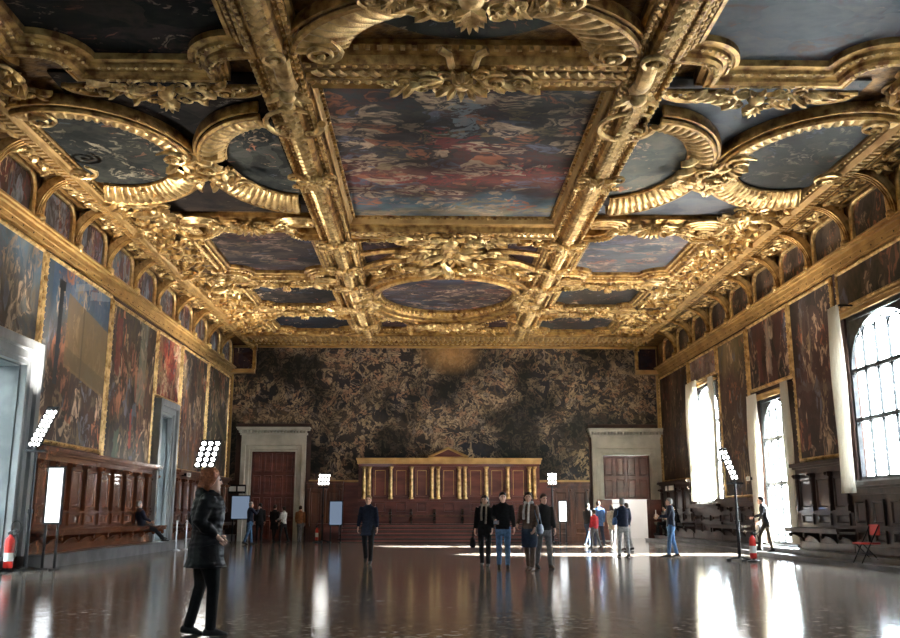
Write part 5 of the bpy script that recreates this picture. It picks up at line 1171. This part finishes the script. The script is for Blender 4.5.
def puffer():
    m, t, b, o = nt('black_quilted_nylon'); tc = N(t, 'ShaderNodeTexCoord'); b.inputs['Base Color'].default_value = (.006, .006, .0075, 1); b.inputs['Roughness'].default_value = .55; b.inputs['Specular IOR Level'].default_value = .2
    w = N(t, 'ShaderNodeTexWave', Scale=5.2); w.bands_direction = 'Z'; w.inputs['Distortion'].default_value = 5.0; t.links.new(tc.outputs['Object'], w.inputs['Vector'])
    v = N(t, 'ShaderNodeTexVoronoi', Scale=13.); t.links.new(tc.outputs['Object'], v.inputs['Vector'])
    bp = N(t, 'ShaderNodeBump', Strength=.55, Distance=.012); t.links.new(mth(t, 'ADD', w.outputs['Fac'], mth(t, 'MULTIPLY', v.outputs['Distance'], -.8)), bp.inputs['Height']); t.links.new(bp.outputs[0], b.inputs['Normal']); return m
G['puffer'] = puffer()
red_hair = C_('auburn_hair', (.36, .115, .045), r=.6, s=60.); brown_hair = C_('brown_hair', (.045, .025, .015), r=.5); black_hair = C_('black_hair', (.012, .01, .009), r=.45)
blond = C_('blond_hair', (.38, .26, .13), r=.5); grey_hair = C_('grey_hair', (.35, .34, .33), r=.6)
jet, navy, jeans, dkjeans = C_('black_wool', (.014, .014, .017)), C_('navy_cloth', (.02, .028, .055)), C_('blue_denim', (.09, .19, .36)), C_('dark_denim', (.025, .04, .075))
brownj, beige, greyc, ltgrey, orange, redc, blue, white = C_('brown_leather', (.13, .07, .045), r=.5), C_('beige_cloth', (.42, .36, .28)), C_('grey_cloth', (.16, .16, .165)), C_('light_grey_trousers', (.42, .43, .43)), C_('rust_cloth', (.30, .12, .05)), C_('red_cloth', (.5, .03, .04)), C_('blue_cloth', (.06, .13, .30)), C_('white_cloth', (.68, .68, .67))
# foreground woman
w1, i1 = person('woman in a black quilted coat with auburn hair, standing large in the left foreground', -2.36, 9.85, -72, 1.74, jet, C_('black_trousers', (.006, .006, .007)), red_hair, pose=((-4, 10), (11, 12)), arms=((-26, 10, 72), (-22, 12, 74)), hem=.70, vox=.013, hairlen=.1, female=True, hood=True, topmat=G['puffer'], bulk=1.36, turn=4, vol=1.32)
person('person with light hair walking alone towards the viewer in a dark jacket, left of centre', -1.55, 23.2, 175, 1.74, navy, jet, blond, pose=((14, 4), (-16, 16)), arms=((-8, 9, 12), (10, 9, 10)), hem=.72, female=True)
w3, i3 = person('woman in a black coat and pale scarf carrying a bag, left of the couple', 1.3, 21.9, 168, 1.70, jet, jet, brown_hair, pose=((10, 4), (-8, 10)), arms=((5, 8, 18), (-4, 10, 12)), hem=.82, female=True, hairlen=.16, scarf=C_('pale_scarf', (.5, .46, .42)))
held(w3, 'handbag', 'black handbag hanging from the hand of the woman left of the couple', 'bag', lambda: shoulder_bag(i3, 1, -.34, .15, .12, True, .29), jet)
w4, i4 = person('young man in a black jacket and blue jeans walking in the middle of the hall', 1.68, 21.2, 176, 1.76, jet, jeans, black_hair, pose=((10, 4), (-8, 10)), arms=((6, 10, 12), (8, 10, 62)), hem=.86, turn=5)
held(w4, 'camera', 'small silver camera held by the young man in blue jeans', 'camera', lambda: (lambda m: (m.box(tuple(i4['A'][1][1] + i4['A'][1][2] * .09 + Vector((-.06, -.0, -.035))), tuple(i4['A'][1][1] + i4['A'][1][2] * .09 + Vector((.06, .05, .04)))), m.lathe([(.03, 0), (.03, .05), (.02, .05)], tuple(i4['A'][1][1] + i4['A'][1][2] * .09 + Vector((0, .05, 0))), 10, 1), m)[2])(M()), G['steel'])
w5, i5 = person('woman in a brown jacket with long white scarf, dark skirt and brown boots', 2.2, 20.45, 150, 1.74, brownj, brownj, brown_hair, pose=((6, 3), (-8, 8)), arms=((0, 8, 30), (12, 8, 40)), hem=.82, female=True, hairlen=.18, skirt=dkjeans, scarf=white, boots=brownj, shoes=(.12, .07, .045), turn=25)
w6, i6 = person('person in a dark coat with a backpack close behind the woman in the brown jacket', 2.62, 21.2, 200, 1.72, jet, greyc, brown_hair, pose=((10, 4), (-10, 10)), hem=.84)
held(w5, 'handbag', 'blue-grey handbag on the arm of the woman in the brown jacket', 'bag', lambda: shoulder_bag(i5, -1, -.02, .13, .1, True, .27, .02), C_('bluegrey_leather', (.10, .15, .22), r=.4))
w7, i7 = person('man seen from behind in a dark jacket and pale trousers before the far right door', 5.6, 26.7, 8, 1.70, navy, ltgrey, grey_hair, pose=((8, 2), (-8, 4)), arms=((4, 12, 20), (4, 12, 25)), hem=.84)
held(w7, 'shoulder_bag', 'blue and white shoulder bag at the side of the man in pale trousers', 'bag', lambda: shoulder_bag(i7, -1, .12, .12, .11, True, .24), blue)
w8, i8 = person('grey-haired man in dark jacket and jeans reading a paper beside the far right door', 7.0, 26.7, 78, 1.72, navy, jeans, grey_hair, pose=((8, 2), (-6, 8)), arms=((20, 6, 75), (20, 6, 75)), hem=.86, nod=-8)
held(w8, 'paper_leaflet', 'white leaflet held open by the grey-haired man in jeans', 'leaflet', lambda: (lambda m: (m.box(tuple(i8['at'](.26) + Vector((-.13, .40, -.04))), tuple(i8['at'](.26) + Vector((.13, .42, .17)))), m)[1])(M()), G['paper'])
person('person in grey standing just behind the man reading the leaflet', 6.75, 31.5, 60, 1.62, greyc, ltgrey, brown_hair, pose=((6, 2), (-6, 6)), arms=((10, 8, 60), (10, 8, 30)), vox=.024)
w9, i9 = person('man leaning forward with a foot on the step in front of the bright window door', 9.98, 27.2, 70, 1.66, C_('dark_grey_cloth', (.06, .06, .065)), C_('brown_trousers', (.07, .055, .04)), black_hair, lean=8, pose=((26, 20), (-10, 0)), arms=((12, 8, 60), (0, 8, 40)), hem=.86, z=.12)
person('person in a long blue coat in the small group near the small right lamp mast', 6.35, 34.6, 15, 1.74, blue, navy, brown_hair, hem=.78, vox=.024)
person('woman in a beige coat in the small group near the far right door', 6.85, 34.5, -30, 1.60, beige, greyc, brown_hair, hem=.72, female=True, hairlen=.14, vox=.024)
person('person in dark clothes, leftmost of the small group near the far right door', 6.0, 35.0, -60, 1.66, jet, dkjeans, black_hair, vox=.024)
person('small person in red beside the man seen from behind at the far right door', 5.9, 33.0, 40, 1.40, redc, greyc, brown_hair, hem=.84, female=True, vox=.024)
w10, i10 = person('man in jeans raising a hand to his face near the far left door', -7.3, 37.6, -60, 1.74, navy, jeans, grey_hair, arms=((8, 8, 20), (40, 8, 110)), vox=.024)
person('man in a dark suit standing with his back to the far left door', -7.35, 40.0, 10, 1.70, jet, jet, black_hair, vox=.024, pose=((3, 1), (-3, 1)))
person('person in a long black coat in front of the middle of the far left door', -6.75, 40.2, -20, 1.64, jet, jet, brown_hair, hem=.6, vox=.024)
person('person in a white top and dark trousers before the far left door', -6.3, 39.9, 60, 1.56, white, jet, brown_hair, hem=.86, female=True, vox=.024, arms=((10, 10, 60), (10, 8, 30)))
person('person in a rust-brown top at the right jamb of the far left door', -5.65, 40.3, -10, 1.60, orange, greyc, brown_hair, hem=.84, vox=.024)
# seated people
person('grey-haired person in dark clothes sitting with outstretched legs on the left bench', -8.98, 29.0, -50, 1.72, navy, jet, grey_hair, lean=-14, pose=((78, 28), (70, 22)), arms=((20, 6, 50), (25, 6, 40)), z=.36, sit=True)
person('person in black sitting on the bench in the far right corner, nearer of two', 10.25, 38.0, 95, 1.68, jet, jet, brown_hair, lean=12, pose=((82, 80), (86, 78)), arms=((30, 6, 50), (35, 6, 50)), z=.3, sit=True, vox=.024)
person('person in dark grey sitting on the bench in the far right corner, farther of two', 10.25, 39.6, 80, 1.66, greyc, jet, black_hair, lean=8, pose=((82, 80), (86, 78)), arms=((30, 6, 50), (35, 6, 50)), z=.3, sit=True, vox=.024)
#__MARK_LIGHT__
# ------------------------------------------------------------------ outside: added blocks that cut sun and sky light, and the quay
r = thing('sun_blocking_wing', 'unseen added block keeping sun off the nearer right-hand windows', 'light blocker', (18, 8, -6))  # out-of-view block, added to stop sun at the nearer right windows
m = M(); m.box((16., -12., -6), (22, 24.2, 8.8)); m.obj('facade', G['white'], r, smooth=False)
m = M(); m.box((15.7, -12.3, 8.8), (22.3, 24.5, 9.1)); m.obj('cornice', G['stonewarm'], r, smooth=False)
for k in range(9):
    m = M(); m.box((15.96, -10 + k * 3.8, 2), (16.02, -8.2 + k * 3.8, 5.5)); m.obj('window', G['lead'], r, smooth=False)
r = thing('sky_blocking_wall', 'pale wall added outside the left doorways to cut sky light', 'light blocker', (-20, 30, -6))  # wall added to hold down sky light on the left doorways
m = M(); m.box((-24, -20, -6), (-19, 95, 13.)); m.obj('facade', G['white'], r, smooth=False)
for k in range(12): m = M(); m.box((-19.04, -16 + k * 9, 2), (-18.98, -14.5 + k * 9, 5)); m.obj('window', G['lead'], r, smooth=False)
m = M(); m.box((-60, -80, -6.2), (140, 140, -6)); struct(m.obj('ground_outside', G['white'], smooth=False))
# ------------------------------------------------------------------ light
w = bpy.data.worlds.new('World'); scene.world = w; w.use_nodes = True
t = w.node_tree; bg = t.nodes['Background']; bg.inputs[0].default_value = (.86, .93, 1., 1); bg.inputs[1].default_value = 45.
sd = bpy.data.lights.new('sun', 'SUN'); sd.energy = 220.; sd.angle = math.radians(1.2); sd.color = (1., .95, .86)
so = bpy.data.objects.new('sun', sd); COL.objects.link(so); so.rotation_euler = Vector((-1, .03, -.47)).to_track_quat('-Z', 'Y').to_euler(); so.location = (40, 10, 30)
for o in scene.objects:
    if o.type == 'MESH' and o.name.split('.')[0] in ('scroll', 'acanthus_leaf', 'dentil_row', 'bead_row', 'leaf_band', 'beading', 'soffit_carving', 'inner_beading', 'ring_carving', 'leaf_cluster', 'acanthus_spray'): o['kind'] = 'stuff'
# ------------------------------------------------------------------ camera
cd = bpy.data.cameras.new('camera'); cam = bpy.data.objects.new('camera', cd); COL.objects.link(cam); scene.camera = cam
cd.sensor_width = 36; cd.lens = 36.0; cd.clip_end = 500; cam.location = (0, 0, 1.24)
p = math.atan(194 / 900.); yaw = -math.atan(-20 / (900 / math.cos(p)))
cam.rotation_euler = (PI / 2 + p, 0, -yaw)
scene.view_settings.view_transform = 'Standard'; scene.view_settings.look = 'None'; scene.view_settings.exposure = .45; scene.view_settings.gamma = 1
scene.view_settings.use_curve_mapping = False
scene.cycles.max_bounces = 8; scene.cycles.diffuse_bounces = 5; scene.cycles.glossy_bounces = 4; scene.cycles.sample_clamp_indirect = 12
